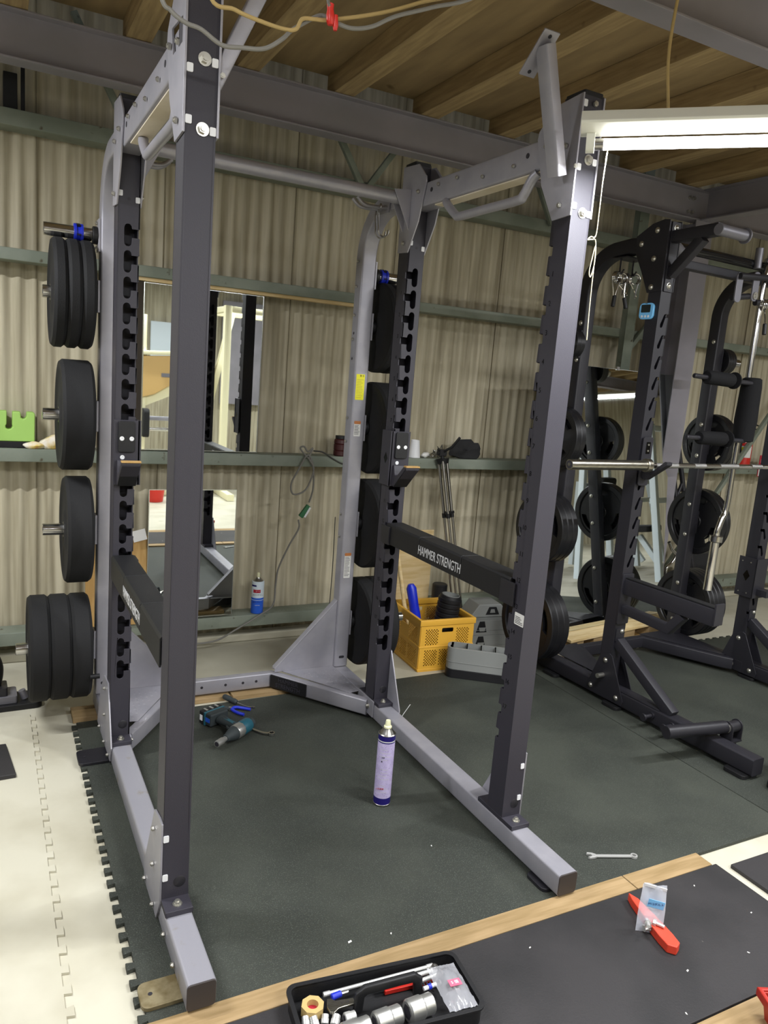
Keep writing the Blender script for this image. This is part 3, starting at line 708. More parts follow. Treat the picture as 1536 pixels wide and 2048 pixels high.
jhook(0, DY, 1, 'charcoal barbell hook clamped on the left rear post of the silver rack')
jhook(WX, DY, -1, 'charcoal barbell hook clamped on the right rear post of the silver rack')
# ------------------------------------------------------------ safety arms
def safety(x, z, inn, label):
    t = thing('safety_bar', label, 'safety bar', (x+S/2, S, z-.09)); xx = x+.002
    x0, x1 = xx, xx+S-.004
    mb = MB(); mb.rtube([((x0+x1)/2, SD+.003, z-.056), ((x0+x1)/2, DY-.003, z-.056)], x1-x0, .078, r=.006); mb.build('bar', 'black_paint', t)
    seg = [(SD+.006, .41), (.414, .738), (.742, DY-.008)]
    for i, (a, b) in enumerate(seg):
        mb = MB(); c = (x0+x1)/2; h = z-.026
        pr = [(x0-.008, h-.068), (x0-.008, h+.018), (x0-.002, h+.026), (x1+.002, h+.026), (x1+.008, h+.018), (x1+.008, h-.068), (x1+.002, h-.068), (x1+.002, h+.010), (x0-.002, h+.010), (x0-.002, h-.068)]
        mb.prism([(p, q) for p, q in pr], (0, b, 0), (1,0,0), (0,0,1), b-a); cv = mb.build('rubber_cover', 'black_plastic', t, bevel=.002)
        if i == 1:
            side = x0-.0085
            text('lettering', 'HAMMER STRENGTH', .056, (side, (a+b)/2, h-.030), (0,-1,0), (0,0,1), 'ink_light', cv, .0006, sx=.64)
            text('lettering', 'HAMMER STRENGTH', .056, (x1+.0085, (a+b)/2, h-.030), (0,1,0), (0,0,1), 'ink_light', cv, .0006, sx=.64)
    for y in (SD, DY):
        s_ = 1 if y > .5 else -1
        mb = MB(); xe = xx-.012 if inn < 0 else x1+.012
        mb.box((xe-.004, y-s_*.05, z-.096), (xe+.004, y+s_*.030, z-.012)); mb.build('end_hook', 'black_paint', t, bevel=.0015)
    return t
safety(0, .876, 1, 'black padded safety bar on the left side of the silver rack')
safety(WX, .984, -1, 'black padded safety bar on the right side of the silver rack')

# ------------------------------------------------------------ bumper plates
def bumper(name, R, W, x, z, d, label, group, y=1.558):
    """plate on a horn: disc centre at (x, y, z), axis x; d = +-1 outward side."""
    t = thing(name, label, 'weight plate', (x, y, z-R-0), group=group); t.location = (x, y, z)
    h = W/2
    pr = [(.027, -h), (.075, -h), (.09, -h+.006), (R*.80, -h+.006), (R*.86, -h), (R-.010, -h), (R, -h+.012), (R, h-.012), (R-.010, h), (R*.86, h), (R*.80, h-.006), (.09, h-.006), (.075, h), (.027, h)]
    mb = MB(); V = []
    # ring lathe with open bore
    n = 64; k_ = len(pr); F = []
    for i in range(n):
        a = 2*PI*i/n
        V += [(q, r*math.cos(a), r*math.sin(a)) for r, q in pr]
    for i in range(n):
        j_ = (i+1) % n
        for q in range(k_): q2 = (q+1) % k_; F.append((i*k_+q, i*k_+q2, j_*k_+q2, j_*k_+q)[::-1])
    mb.add(V, F); mb.build('disc', 'rubber_bumper', t, local=True, ang=28)
    mb = MB(); V = []; F = []; pr = [(.0268, -h-.001), (.034, -h-.001), (.034, h+.001), (.0268, h+.001)]
    for i in range(32):
        a = 2*PI*i/32; V += [(q, r*math.cos(a), r*math.sin(a)) for r, q in pr]
    for i in range(32):
        for q in range(4): F.append((i*4+q, i*4+(q+1) % 4, ((i+1) % 32)*4+(q+1) % 4, ((i+1) % 32)*4+q)[::-1])
    mb.add(V, F); mb.build('steel_hub', 'plate_hub', t, local=True)
    return t
R5 = .236
rows = [(0, R5, .082, 3), (1, R5, .105, 1), (2, R5, .126, 1), (3, .222, .052, 3)]
NM = ('bottom', 'second', 'third', 'top')
for sx in (0, 1):
    d = -1 if sx == 0 else 1; x0 = 0 if sx == 0 else WX+S; side = 'left' if sx == 0 else 'right'
    for i, R_, W_, n in rows:
        if sx == 1: n = {0: 2, 1: 1, 2: 1, 3: 2}[i]
        for k_ in range(n):
            x = x0 + d*(.0315 + W_*(k_+.5) + .0015*k_)
            what = ('single' if n == 1 else ('innermost', 'middle', 'outermost')[k_] if n == 3 else ('inner', 'outer')[k_])
            lab = '%s %s black bumper plate on the %s %s-side horn' % (what, 'thick' if i < 3 else 'thin', {0: 'lowest', 1: 'second lowest', 2: 'middle', 3: 'second highest'}[i], side)
            bumper('bumper_plate', R_, W_, x, HZ[i] - .0008, d, lab, 'bumper plates stored on the %s side of the silver rack' % side)
# blue clamp collars on the top horns
def clamp_collar(x, y, z, label, ax=(1,0,0)):
    t = thing('collar_clamp', label, 'barbell collar', (x, y, z-.033)); h = .018
    mb = MB(); 
    for a in (x-h, x+h-.010):
        mb.prism(circ(0, 0, .037, 28), (a, y, z), (0,1,0), (0,0,1), .010, holes=[circ(0, 0, .0268, 28)])
    mb.prism(circ(0, 0, .032, 28), (x-h+.008, y, z), (0,1,0), (0,0,1), 2*h-.016, holes=[circ(0, 0, .0268, 28)])
    mb.build('ring', 'blue_plastic', t, bevel=.001)
    for i in range(6):
        a = math.radians(60*i+15); mb = MB(); mb.obox((x, y+math.cos(a)*.0335, z+math.sin(a)*.0335), (.017, .004, .014), (a-PI/2, 0, 0)); mb.build('grip_insert', 'black_plastic', t)
    mb = MB(); mb.box((x-.014, y-.024, z-.052), (x+.014, y-.006, z-.034)); mb.build('lever', 'black_plastic', t, bevel=.002)
clamp_collar(-.085, 1.558, HZ[4], 'blue clamp collar on the top left storage horn')
clamp_collar(WX+S+.058, 1.558, HZ[4], 'blue clamp collar on the top right storage horn')
# ------------------------------------------------------------ the black half rack
O2 = Vector((2.525, .86, 0)); A2 = math.radians(3)
br = thing('half_rack', 'black steel half rack holding a barbell on the right', 'power rack', O2, (0,0,A2))
M2 = Matrix.Translation(O2) @ Matrix.Rotation(A2, 4, 'Z')
def W2(p): return M2 @ Vector(p)
def D2(v): return (Matrix.Rotation(A2, 4, 'Z') @ Vector(v))
SP = 1.145; BS = .0762; T2 = 2.49
SL2 = [2.030 - .103*i for i in range(17)]
def slot_poly2(z0, z1, slots, w, obr):
    P = [(w, z0), (w, z1), (0, z1)]
    for z in slots:
        if obr:
            P += [(0, z+.028), (.022, z+.028), (.030, z+.024)]
            a = Vector((.030, z+.012)); 
            P += [(.034, z+.016), (.052, z-.026), (.049, z-.038), (.040, z-.040), (.033, z-.034), (.021, z+.008), (.012, z+.012), (0, z+.012)]
        else: P += [(0, z+.028), (.012, z+.028), (.012, z+.012), (0, z+.012)]
    P.append((0, z0)); return P
def up2(x, inner, name='upright'):
    t = .005; mb = MB(); y = 0; xi = x+BS if inner > 0 else x; ux = Vector((-inner,0,0)); z = Vector((0,0,1)); o = Vector((xi, 0, 0))
    P = slot_poly2(.10, T2, SL2, BS, True); n = ux.cross(z)
    mb.prism(P, o if n.y > 0 else o + Vector((0, t, 0)), ux, z, t)
    Q = slot_poly2(.10, T2, SL2, BS, False); vy = Vector((0,1,0)); n = vy.cross(z)
    mb.prism(Q, o if n.x*(-inner) > 0 else o + Vector((-inner*t, 0, 0)), vy, z, t)
    xo = x if inner > 0 else x+BS; mb.box((xo, 0, .10), (xo+(t if inner > 0 else -t), BS, T2)); mb.box((x, BS-t, .10), (x+BS, BS, T2))
    return mb.build(name, 'charcoal_black', br, local=True, bevel=.0009)
mat('charcoal_black', '232228', .48, .05, .5, bump=.1, bscale=350)
for x, inn in ((0, 1), (SP, -1)):
    u = up2(x, inn)
    mb = MB(); mb.prism(rrect(BS, BS, .007), (x+BS/2, BS/2, T2-.006), (1,0,0), (0,1,0), .010); mb.build('end_cap', 'black_plastic', br, local=True, bevel=.002)
    o_ = -1 if x == 0 else 1; xo = x if x == 0 else x+BS; d = inn
    # base tube
    mb = MB(); mb.rtube([(x+BS/2, -.87, .059), (x+BS/2, .585, .059)], BS, .080, r=.009); bt = mb.build('base_tube', 'charcoal_black', br, local=True)
    # step plate and inner 45 degree tube
    X = (lambda v: v) if x == 0 else (lambda v: SP+BS-v)
    mb = MB(); mb.prism([(X(BS+.001), .10), (X(BS+.001), .57), (X(.33), .57), (X(.10), .10)], (0,0,.0995), (1,0,0), (0,1,0), .004); mb.build('step_plate', 'charcoal_black', br, local=True, bevel=.001)
    # storage post
    yc = .5+BS/2; xp = x+BS/2
    path = [(xp, yc, .10), (xp, yc, 1.2), (xp, yc, 2.16)] + arc((xp, yc-.225, 2.17), .225, 3, 80, 14, (0,1,0), (0,0,1)) + [(xp, .24, 2.402), (xp, BS+.001, 2.392)]
    mb = MB(); mb.rtube(path, BS, BS*.95, up=(1,0,0), r=.009); post = mb.build('storage_post', 'charcoal_black', br, local=True)
    for z in (2.02, 1.82, 1.50, 1.30, .98, .78, .45, .20): dome_bolt((x if True else 0, yc-.012, z), (-1,0,0), .011, br)
    # head plates (two sides) and dip handle
    PL = [(-.004, 2.165), (.085, 2.158), (.135, 2.26), (.186, 2.35), (.196, 2.44), (.10, 2.492), (.03, 2.505), (-.004, 2.50)]
    for xx in (x-.0065, x+BS+.0005):
        mb = MB(); mb.prism(PL, (xx,0,0), (0,1,0), (0,0,1), .006); mb.build('head_plate', 'charcoal_black', br, local=True, bevel=.001)
        for y, z in ((.067, 2.457), (.158, 2.401), (.068, 2.322), (.062, 2.185)): dome_bolt((xx if xx < x+.02 else xx+.006, y, z), (-1 if xx < x+.02 else 1, 0, 0), .012, br)
    mb = MB(); mb.prism(rrect(.060, .330, .004), (x+BS/2+.002, 0, 2.328), (1,0,0), (0,0,1), .007); fpn = mb.build('dip_plate', 'charcoal_black', br, local=True, bevel=.0012)
    for z in (2.466, 2.192): dome_bolt((x+BS/2+.002, -.007, z), (0,-1,0), .013, br)
    mb = MB(); mb.rtube([(x+BS/2, -.008, 2.423), (x+BS/2, -.262, 2.430)], .048, .055, r=.004); mb.build('dip_arm', 'charcoal_black', br, local=True)
    mb = MB(); mb.rtube([(x+BS/2, -.010, 2.245), (x+BS/2, -.175, 2.402)], .044, .048, r=.004); mb.build('dip_strut', 'charcoal_black', br, local=True)
    mb = MB(); mb.cyl((x+BS/2-d*.028, -.270, 2.425), (x+BS/2+d*.165, -.270, 2.425), .0265, 24, ch=.002); mb.build('dip_grip', 'grip_grey', br, local=True)
    mb = MB(); mb.cyl((x+BS/2+d*.165, -.270, 2.425), (x+BS/2+d*.173, -.270, 2.425), .037, 24, ch=.002); mb.build('grip_stop', 'grip_grey', br, local=True)
    # foot bracket plates, bolts, diagonal brace
    GPl = [(.050, .268), (-.005, .276), (-.112, .135), (-.105, .030), (.110, .030), (.118, .075)]
    GPl = [(.052, .268), (.005, .278), (-.035, .268), (-.118, .06), (-.112, .028), (.125, .028), (.135, .08)]
    GPl = [(.070, .255), (.008, .280), (-.012, .270), (-.118, .055), (-.112, .028), (.130, .028), (.135, .075)]
    for xx in (x-.0065, x+BS+.0005):
        mb = MB(); mb.prism(GPl, (xx,0,0), (0,1,0), (0,0,1), .006); mb.build('foot_gusset', 'charcoal_black', br, local=True, bevel=.001)
        sd = -1 if xx < x+.02 else 1
        for y, z in ((.030, .235), (.112, .062), (-.072, .060)): dome_bolt((xx if sd < 0 else xx+.006, y, z), (sd,0,0), .012, br)
    if x == 0:
        mb = MB(); mb.cyl((-.0065, .034, .150), (-.05, .034, .150), .013, 20); mb.build('peg', 'bolt_zinc', br, local=True)
    mb = MB(); mb.rtube([(x+BS/2, -.004, .345), (x+BS/2, -.400, .098)], .052, .056, r=.004); mb.build('front_brace', 'charcoal_black', br, local=True)
    mb = MB(); mb.prism(rrect(.06, .07, .004), (x+BS/2, -.0, .385), (1,0,0), (0,0,1), .007); mb.build('brace_plate', 'charcoal_black', br, local=True, bevel=.001); dome_bolt((x+BS/2+.01, -.007, .405), (0,-1,0), .011, br)
    mb = MB(); mb.box((x+.004, -.34, .099), (x+BS-.004, -.02, .104)); mb.build('foot_plate', 'charcoal_black', br, local=True, bevel=.001)
    mb = MB(); mb.box((x+.006, .005, .1045), (x+.070, .07, .12)); 
    # floor feet
    for y in (-.05, .42, -.80):
        mb = MB(); mb.prism(rrect(.115, .11, .02), (x+BS/2-o_*-.012, y, .0005), (1,0,0), (0,1,0), .018); mb.build('floor_foot', 'black_plastic', br, local=True, bevel=.002)
    # band pegs
    for y in (-.31, -.435):
        xs_ = x if o_ < 0 else x+BS
        mb = MB(); mb.cyl((xs_+o_*.0005, y, .066), (xs_+o_*.012, y, .066), .017, 20); mb.cyl((xs_+o_*.010, y, .066), (xs_+o_*.062, y, .066), .011, 20); mb.cyl((xs_+o_*.062, y, .066), (xs_+o_*.071, y, .066), .019, 24, ch=.001); mb.build('band_peg', 'black_paint', br, local=True)
    # storage horns
    xo = x if o_ < 0 else x+BS
    for z in (1.905, 1.385, .86, .30):
        mb = MB(); mb.box((xo+o_*.0005, yc-.034, z-.075), (xo+o_*.008, yc+.034, z+.075)); mb.build('horn_plate', 'charcoal_black', br, local=True, bevel=.001)
        mb = MB(); mb.cyl((xo+o_*.008, yc, z), (xo+o_*.21, yc, z), .0255, 28, ch=.002); mb.build('weight_horn', 'chrome', br, local=True)
# rear cross tube
mb = MB(); mb.rtube([(BS+.002, .045, .062), (.115, .10, .062), (.33, .545, .062), (SP+BS-.33, .545, .062), (SP+BS-.115, .10, .062), (SP-.002, .045, .062)], BS*.6, .072, r=.007); mb.build('rear_cross_tube', 'charcoal_black', br, local=True)
for x, d in ((BS+.0008, 1), (SP-.0008, -1)):
    mb = MB(); mb.box((x, -.02, .030), (x+d*.007, .14, .095)); mb.build('joining_plate', 'charcoal_black', br, local=True, bevel=.001)
    dome_bolt((x+d*.007, .05, .062), (d,0,0), .012, br)
# top cross beam and pull-up bar
mb = MB(); mb.rtube([(BS+.008, .075, 2.325), (SP-.008, .075, 2.325)], .05, .042, r=.004); mb.build('top_cross_beam', 'charcoal_black', br, local=True)
mb = MB(); mb.cyl((BS+.008, .038, 2.392), (SP-.008, .038, 2.392), .024, 24); mb.build('pull_up_bar', 'black_gloss', br, local=True) if 'black_gloss' in MATS else None
if 'black_gloss' not in MATS:
    mat('black_gloss', '141416', .18, 0, .6); mb.build('pull_up_bar', 'black_gloss', br, local=True)
for x in (BS+.008, SP-.008):
    d = 1 if x < .5 else -1
    mb = MB(); mb.cyl((x, .038, 2.392), (x+d*.07, .038, 2.372), .036, 24, r2=.026); mb.build('bar_socket', 'grip_grey', br, local=True)
# grip cluster hanging in the middle of the beam
mb = MB(); mb.cyl((.728, .010, 2.368), (.728, .010, 2.475), .020, 20, ch=.002); mb.build('grip_post', 'grip_grey', br, local=True)
for x in (.518, .655):
    mb = MB(); P = rrect(.050, .15, .020, 5); mb.prism(P, (x, -.045, 2.262 + (.0 if x > .6 else -.02)), (1,0,0), (0,0,1), .008); mb.build('hanger_plate', 'grip_grey', br, local=True, bevel=.001)
mb = MB(); mb.cyl((.655, -.052, 2.215), (.655, -.060, 2.215), .019, 24); mb.cyl((.655, -.060, 2.215), (.655, -.064, 2.215), .010, 12); mb.build('pivot_bolt', 'bolt_zinc', br, local=True)
for (a, b) in (((.500, -.062, 2.297), (.98, -.062, 2.335)), ((.500, -.03, 2.19), (.64, -.03, 2.212)), ((.67, -.05, 2.182), (.98, -.05, 2.215))):
    mb = MB(); mb.cyl(a, b, .016, 18, ch=.002); mb.build('grip_bar', 'black_paint', br, local=True)
# timer, stuck on the left face
t = thing('gym_timer', 'light blue digital timer stuck on the left post of the black rack', 'timer', W2((-.0, .066, 2.03)), (0,0,A2))
def L2(mb): mb.M = M2; return mb
mb = L2(MB()); mb.prism(rrect(.088, .080, .022, 6), (-.0005, .066, 2.068), (0,-1,0), (0,0,1), .014); case = mb.build('case', 'light_blue', t, bevel=.003)
mb = L2(MB()); mb.prism(rrect(.058, .038, .005), (-.0148, .068, 2.080), (0,-1,0), (0,0,1), .0008); mb.build('display', 'lcd_dark', t)
for dy in (.020, 0, -.020):
    mb = L2(MB()); mb.lathe([(.0062, 0), (.0062, .001), (.0045, .0018), (0, .0018)], (-.0148, .068+dy, 2.042), (-1,0,0), 16); mb.build('button', 'white_plastic', t)
text('small_lettering', 'TIMER', .006, W2((-.0150, .068, 2.104)), D2((0,-1,0)), (0,0,1), 'ink_dark', case, .0002)
# clip pegs and spring clips
def spring_clip(x, y, z, ang, label, grip=True, tilt=0):
    t = thing('spring_clip', label, 'barbell clip', W2((x, y, z-.03)), (0, 0, A2), group='spring clips hanging on the black rack')
    mb = L2(MB()); base = mb.M; mb.M = base @ Matrix.Translation((x, y, z)) @ Matrix.Rotation(math.radians(ang), 4, 'Z') @ Matrix.Rotation(math.radians(tilt), 4, 'Y')
    P = [(.0265*math.cos(2*PI*i/20), -.012+.0009*i*.4, .0265*math.sin(2*PI*i/20)) for i in range(60)]
    P = [(.027*math.cos(a), -.012+.024*k_/56, .027*math.sin(a)) for k_, a in [(i, -1.2+2*PI*i/20) for i in range(57)]]
    mb.tube(P, .0038, 8); mb.build('coil', 'chrome', t)
    e0 = Vector(P[0]); e1 = Vector(P[-1])
    for e, dx in ((e0, -.03), (e1, .03)):
        mb2 = MB(mb.M); mb2.tube([e, e + Vector((dx*.7, 0, -.045)), e + Vector((dx, 0, -.075))], .0036, 8)
        h = mb2.build('handle', 'chrome', t)
        if grip and dx < 0:
            mb2 = MB(mb.M); mb2.cyl(e + Vector((dx, 0, -.070)), e + Vector((dx*1.25, 0, -.128)), .0105, 14, ch=.003); mb2.build('rubber_grip', 'black_plastic', h)
spring_clip(-.008, .295, 2.248, 15, 'spring clip with a black grip, leftmost of the clips on the peg')
spring_clip(.032, .300, 2.245, -25, 'spring clip with a black grip, second from the left of the clips', tilt=-25)
spring_clip(.080, .310, 2.252, 40, 'chrome spring clip, second from the right of the clips', grip=False, tilt=20)
spring_clip(.130, .300, 2.255, -10, 'chrome spring clip, rightmost of the clips on the peg', grip=False, tilt=-15)
for x in (.012, .105):
    mb = MB(); mb.tube([(x, .30, 2.352), (x, .30, 2.295), (x-.003, .295, 2.272), (x-.004, .282, 2.268), (x-.004, .268, 2.288)], .0045, 10); mb.build('clip_peg', 'black_paint', br, local=True)
mb = MB(); mb.box((-.006, .24, 2.346), (.15, .345, 2.352)); mb.build('peg_plate', 'charcoal_black', br, local=True, bevel=.001)
# J hooks of the black rack (left one carries the bar)
def jh2(x, inn, z, label):
    t = thing('j_hook', label, 'barbell hook', W2((x+BS/2, 0, z-.16)), (0,0,A2)); zz = z
    mb = L2(MB()); mb.box((x-.012, -.0125, zz-.155), (x+BS+.004, -.0085, zz+.125)) if False else mb.prism(rrect(.070, .250, .012), (x+BS/2+.002, -.0085, zz+.010), (1,0,0), (0,0,1), .008); bk = mb.build('bracket', 'charcoal_black', t, bevel=.001)
    mb = L2(MB()); mb.prism(rrect(.030, .060, .003), (x+BS/2+.004, -.0168, zz+.080), (1,0,0), (0,0,1), .001); mb.build('slot_window', 'ink_number', bk)
    for dz in (.065, .096): 
        mb = L2(MB()); mb.cyl((x+BS/2+.004, -.0178, zz+dz), (x+BS/2+.004, -.0205, zz+dz), .005, 12); mb.build('screw', 'bolt_zinc', bk)
    mb = L2(MB()); mb.prism([(-.0165, zz-.030), (-.0165, zz-.075), (-.04, zz-.080), (-.165, zz+.010), (-.165, zz+.024), (-.150, zz+.026), (-.085, zz-.030)], (x+BS/2-.018, 0, 0), (0,1,0), (0,0,1), .040); mb.build('tongue', 'charcoal_black', t, bevel=.0015)
jh2(0, 1, 1.310, 'black barbell hook on the left post of the black rack, under the barbell')
jh2(SP, -1, 1.310, 'black barbell hook on the right post of the black rack')
# barbell resting on them
bb = thing('barbell', 'long steel barbell resting on the hooks of the black rack', 'barbell', W2((.615, -.085, 1.285)), (0,0,A2)); yb, zb = -.085, 1.309
R_ = .0250; rs = .0135
for a, b in ((-.555, -.045), (1.275, 1.785)):
    mb = L2(MB()); mb.cyl((a, yb, zb), (b, yb, zb), R_, 36, ch=.0015); s_ = mb.build('sleeve', 'brushed_steel', bb)
    e = a if a < 0 else b; d = -1 if a < 0 else 1
    mb = L2(MB()); mb.cyl((e, yb, zb), (e+d*.0004, yb, zb), .0195, 28); mb.build('end_recess', 'ink_dark', s_)
    mb = L2(MB()); mb.cyl((e+d*.0004, yb, zb), (e+d*.0020, yb, zb), .009, 6); mb.build('end_bolt', 'steel', s_)
    c0, c1 = (-.045, -.012) if a < 0 else (1.242, 1.275)
    mb = L2(MB()); mb.cyl((c0, yb, zb), (c1, yb, zb), .034, 36, ch=.003); mb.build('sleeve_collar', 'brushed_steel', bb)
x = -.012; q = 0
for ln, m_ in ((.045, 'smooth_steel'), (.065, 'knurl_steel'), (.10, 'knurl_steel'), (.13, 'smooth_steel'), (.09, 'knurl_steel'), (.12, 'smooth_steel'), (.154, 'knurl_steel'), (.12, 'smooth_steel'), (.09, 'knurl_steel'), (.13, 'smooth_steel'), (.10, 'knurl_steel'), (.065, 'knurl_steel'), (.045, 'smooth_steel')):
    mb = L2(MB()); mb.cyl((x, yb, zb), (x+ln, yb, zb), rs - (.0006 if m_ == 'smooth_steel' else 0), 28); mb.build('shaft_section', m_, bb); x += ln
# spotter arms of the black rack
def spot(x, inn, label):
    t = thing('spotter_arm', label, 'safety bar', W2((x+BS/2, 0, .50)), (0,0,A2)); xc = x+BS/2
    mb = L2(MB()); mb.rtube([(xc, -.012, .655), (xc, -.555, .655)], .052, .085, r=.004); mb.build('arm', 'charcoal_black', t)
    mb = L2(MB()); mb.box((xc-.022, -.552, .6985), (xc+.022, -.014, .706)); mb.build('top_pad', 'black_plastic', t, bevel=.002)
    mb = L2(MB()); mb.prism(rrect(.062, .105, .003), (xc, -.556, .672), (1,0,0), (0,0,1), .010); mb.build('end_stop', 'charcoal_black', t, bevel=.001)
    mb = L2(MB()); mb.prism(rrect(BS+.008, .275, .008), (xc, -.001, .585), (1,0,0), (0,0,1), .010); mb.build('back_plate', 'charcoal_black', t, bevel=.001)
    mb = L2(MB()); mb.rtube([(xc, -.012, .530), (xc, -.305, .518), (xc, -.375, .608)], .045, .048, up=(1,0,0), r=.004); mb.build('strut', 'charcoal_black', t)
spot(0, 1, 'black spotter arm sticking out from the left post of the black rack'); 
# sleeve hook with the diamond on the right post
t = thing('roller_sleeve', 'black bracket with a diamond hole clamped low on the right post of the black rack', 'bracket', W2((SP+BS/2, 0, .5)), (0,0,A2))
mb = L2(MB()); mb.box((SP-.020, -.020, .500), (SP-.013, .10, .742)); mb.box((SP-.020, -.022, .500), (SP+BS+.01, -.012, .742)); mb.build('bracket', 'charcoal_black', t, bevel=.001)
mb = L2(MB()); mb.prism([(0, -.035), (.022, 0), (0, .035), (-.022, 0)], (SP-.0203, .038, .632), (0,-1,0), (0,0,1), .0006); mb.build('diamond_hole', 'ink_number', t)
for y, z in ((.02, .715), (.075, .715), (.02, .525), (.075, .525)):
    mb = L2(MB()); mb.cyl((SP-.0202, y, z), (SP-.0225, y, z), .004, 10); mb.build('rivet', 'bolt_zinc', t)
mb = L2(MB()); mb.box((SP+.01, -.09, .52), (SP+BS, -.0225, .56)); mb.build('catch', 'charcoal_black', t, bevel=.002)
# landmine pivot with its tube
t = thing('landmine', 'black landmine pivot with its tube lying by the left foot of the black rack', 'bar holder', W2((.13, -.66, 0)), (0,0,A2))
mb = L2(MB()); mb.prism(rrect(.15, .13, .02), (.10, -.70, .003), (1,0,0), (0,1,0), .010); mb.build('base_plate', 'black_paint', t, bevel=.001)
mb = L2(MB()); mb.cyl((.115, -.665, .013), (.115, -.665, .085), .033, 28); mb.build('swivel_post', 'black_paint', t)
for x in (.085, .155):
    mb = L2(MB()); mb.prism([(-.032, 0), (.032, 0), (.032, .05)] + [(.032*math.cos(a), .065+.032*math.sin(a)) for a in [math.radians(180*i/10) for i in range(11)]][0:] + [(-.032, .05)], (x, -.665, .080), (0,1,0), (0,0,1), .007); mb.build('cheek_plate', 'black_paint', t, bevel=.001)
mb = L2(MB()); mb.box((.085, -.70, .080), (.162, -.63, .087)); mb.build('yoke_base', 'black_paint', t)
mb = L2(MB()); mb.cyl((.084, -.665, .145), (.078, -.665, .145), .022, 24); mb.cyl((.079, -.665, .145), (.070, -.665, .145), .011, 6); mb.build('pivot_bolt', 'bolt_zinc', t)
mb = L2(MB()); mb.cyl((.093, -.665, .145), (.154, -.665, .145), .027, 24); mb.build('pivot_barrel', 'black_paint', t)
mb = L2(MB()); mb.cyl((-.265, -.600, .155), (.082, -.655, .147), .030, 28, ch=.002); mb.build('sleeve_tube', 'black_paint', t)
# padded squat bar hanging upright on the rack
t = thing('safety_squat_bar', 'chrome squat bar with black foam pads hanging upright in the black rack', 'barbell', W2((.71, -.012, .585)), (0,0,A2)); y = -.012
mb = L2(MB()); mb.cyl((0.702, y, .585), (0.706, y, .868), .0240, 28, ch=.002); mb.build('sleeve', 'chrome', t)
mb = L2(MB()); mb.cyl((0.706, y, .868), (0.709, y, .905), .0375, 32, ch=.003); mb.build('sleeve_collar', 'chrome', t)
mb = L2(MB()); mb.tube(smoothpath([(0.710, y, .905), (0.712, y, .935), (0.734, y, 1.00), (0.760, y, 1.07), (0.762, y, 1.30), (0.764, y, 1.45)], 6), .0170, 18); mb.build('lower_shaft', 'chrome', t)
mb = L2(MB()); mb.cyl((0.764, y, 1.45), (0.772, y, 1.79), .0165, 18); mb.build('neck_shaft', 'chrome', t)
mb = L2(MB()); mb.tube(smoothpath([(0.772, y, 1.79), (0.772, y, 2.10), (0.771, y, 2.28), (0.784, y, 2.36), (0.807, y, 2.41)], 6), .0165, 18); mb.build('upper_shaft', 'chrome', t)
mb = L2(MB()); mb.cyl((0.810, y, 2.425), (0.824, y, 2.70), .0240, 28, ch=.002); mb.build('sleeve', 'chrome', t)
mb = L2(MB()); mb.cyl((0.807, y, 2.40), (0.810, y, 2.425), .036, 32, ch=.003); mb.build('sleeve_collar', 'chrome', t)
mb = L2(MB()); mb.lathe([(.040, 0), (.055, .006), (.056, .06), (.060, .12), (.057, .20), (.055, .30), (.050, .345), (.038, .352)], (0.788, y-.012, 1.442), (.01, 0, 1), 28); mb.build('neck_pad', 'foam_black', t)
for z, x0, x1 in ((1.772, .255, .615), (1.458, .265, .63)):
    mb = L2(MB()); mb.cyl((x0, y-.05, z), (0.772, y-.035, z-.01), .0125, 16, ch=.004); mb.build('handle', 'black_paint', t)
    mb = L2(MB()); mb.lathe([(.028, 0), (.036, .012), (.037, .20), (.036, .218), (.026, .228)], (x0+.105, y-.045, z), (1, .06, -.02), 24); mb.build('handle_pad', 'foam_black', t)
    mb = L2(MB()); mb.lathe([(.02, 0), (.045, .006), (.045, .014), (.02, .02)], (x1-.015, y-.03, z-.004), (1, 0, 0), 24); mb.build('handle_disc', 'foam_black', t)
spring_clip(.655, -.115, 2.165, 60, 'single spring clip hanging below the grip cluster of the black rack', grip=True)
# ------------------------------------------------------------ iron grip plates on the black rack
def iron(R, W, x, z, d, label, group, y=.538, ph=0):
    t = thing('iron_plate', label, 'weight plate', W2((x, y, z)), (0,0,A2), group=group); h = W/2
    k = R/.215; n = 60
    hub = .048*min(1, k*1.3); web = R-.040*k
    # web with three grip openings
    mb = MB()
    holes = [circ(0, 0, .0265, 24)[::-1]]
    if R > .15:
        for g in range(3):
            a0 = math.radians(90+120*g+ph); P = []
            for i in range(9): a = a0 + math.radians(-26+52*i/8); P.append(((web-.014)*math.cos(a), (web-.014)*math.sin(a)))
            for i in range(9): a = a0 + math.radians(22-44*i/8); P.append(((web-.052)*math.cos(a), (web-.052)*math.sin(a)))
            holes.append(P)
    mb.prism(circ(0, 0, web+.004, 60), (-h*.45, 0, 0), (0,1,0), (0,0,1), h*.9, holes=holes); mb.build('web', 'rubber_iron', t, local=True, ang=30)
    def ring(r0, r1, w, c, name, mt):
        V = []; F = []; pr = [(r0, -w+c), (r0+c, -w), (r1-c, -w), (r1, -w+c), (r1, w-c), (r1-c, w), (r0+c, w), (r0, w-c)]; k_ = 8
        for i in range(n):
            a = 2*PI*i/n; V += [(q, r*math.cos(a), r*math.sin(a)) for r, q in pr]
        for i in range(n):
            for q in range(k_): F.append((i*k_+q, i*k_+(q+1) % k_, ((i+1) % n)*k_+(q+1) % k_, ((i+1) % n)*k_+q)[::-1])
        m_ = MB(); m_.add(V, F); m_.build(name, mt, t, local=True, ang=40)
    ring(web, R, h, .005*k, 'rim', 'rubber_iron'); ring(.027, hub, h*.9, .003, 'hub', 'rubber_iron')
    return t
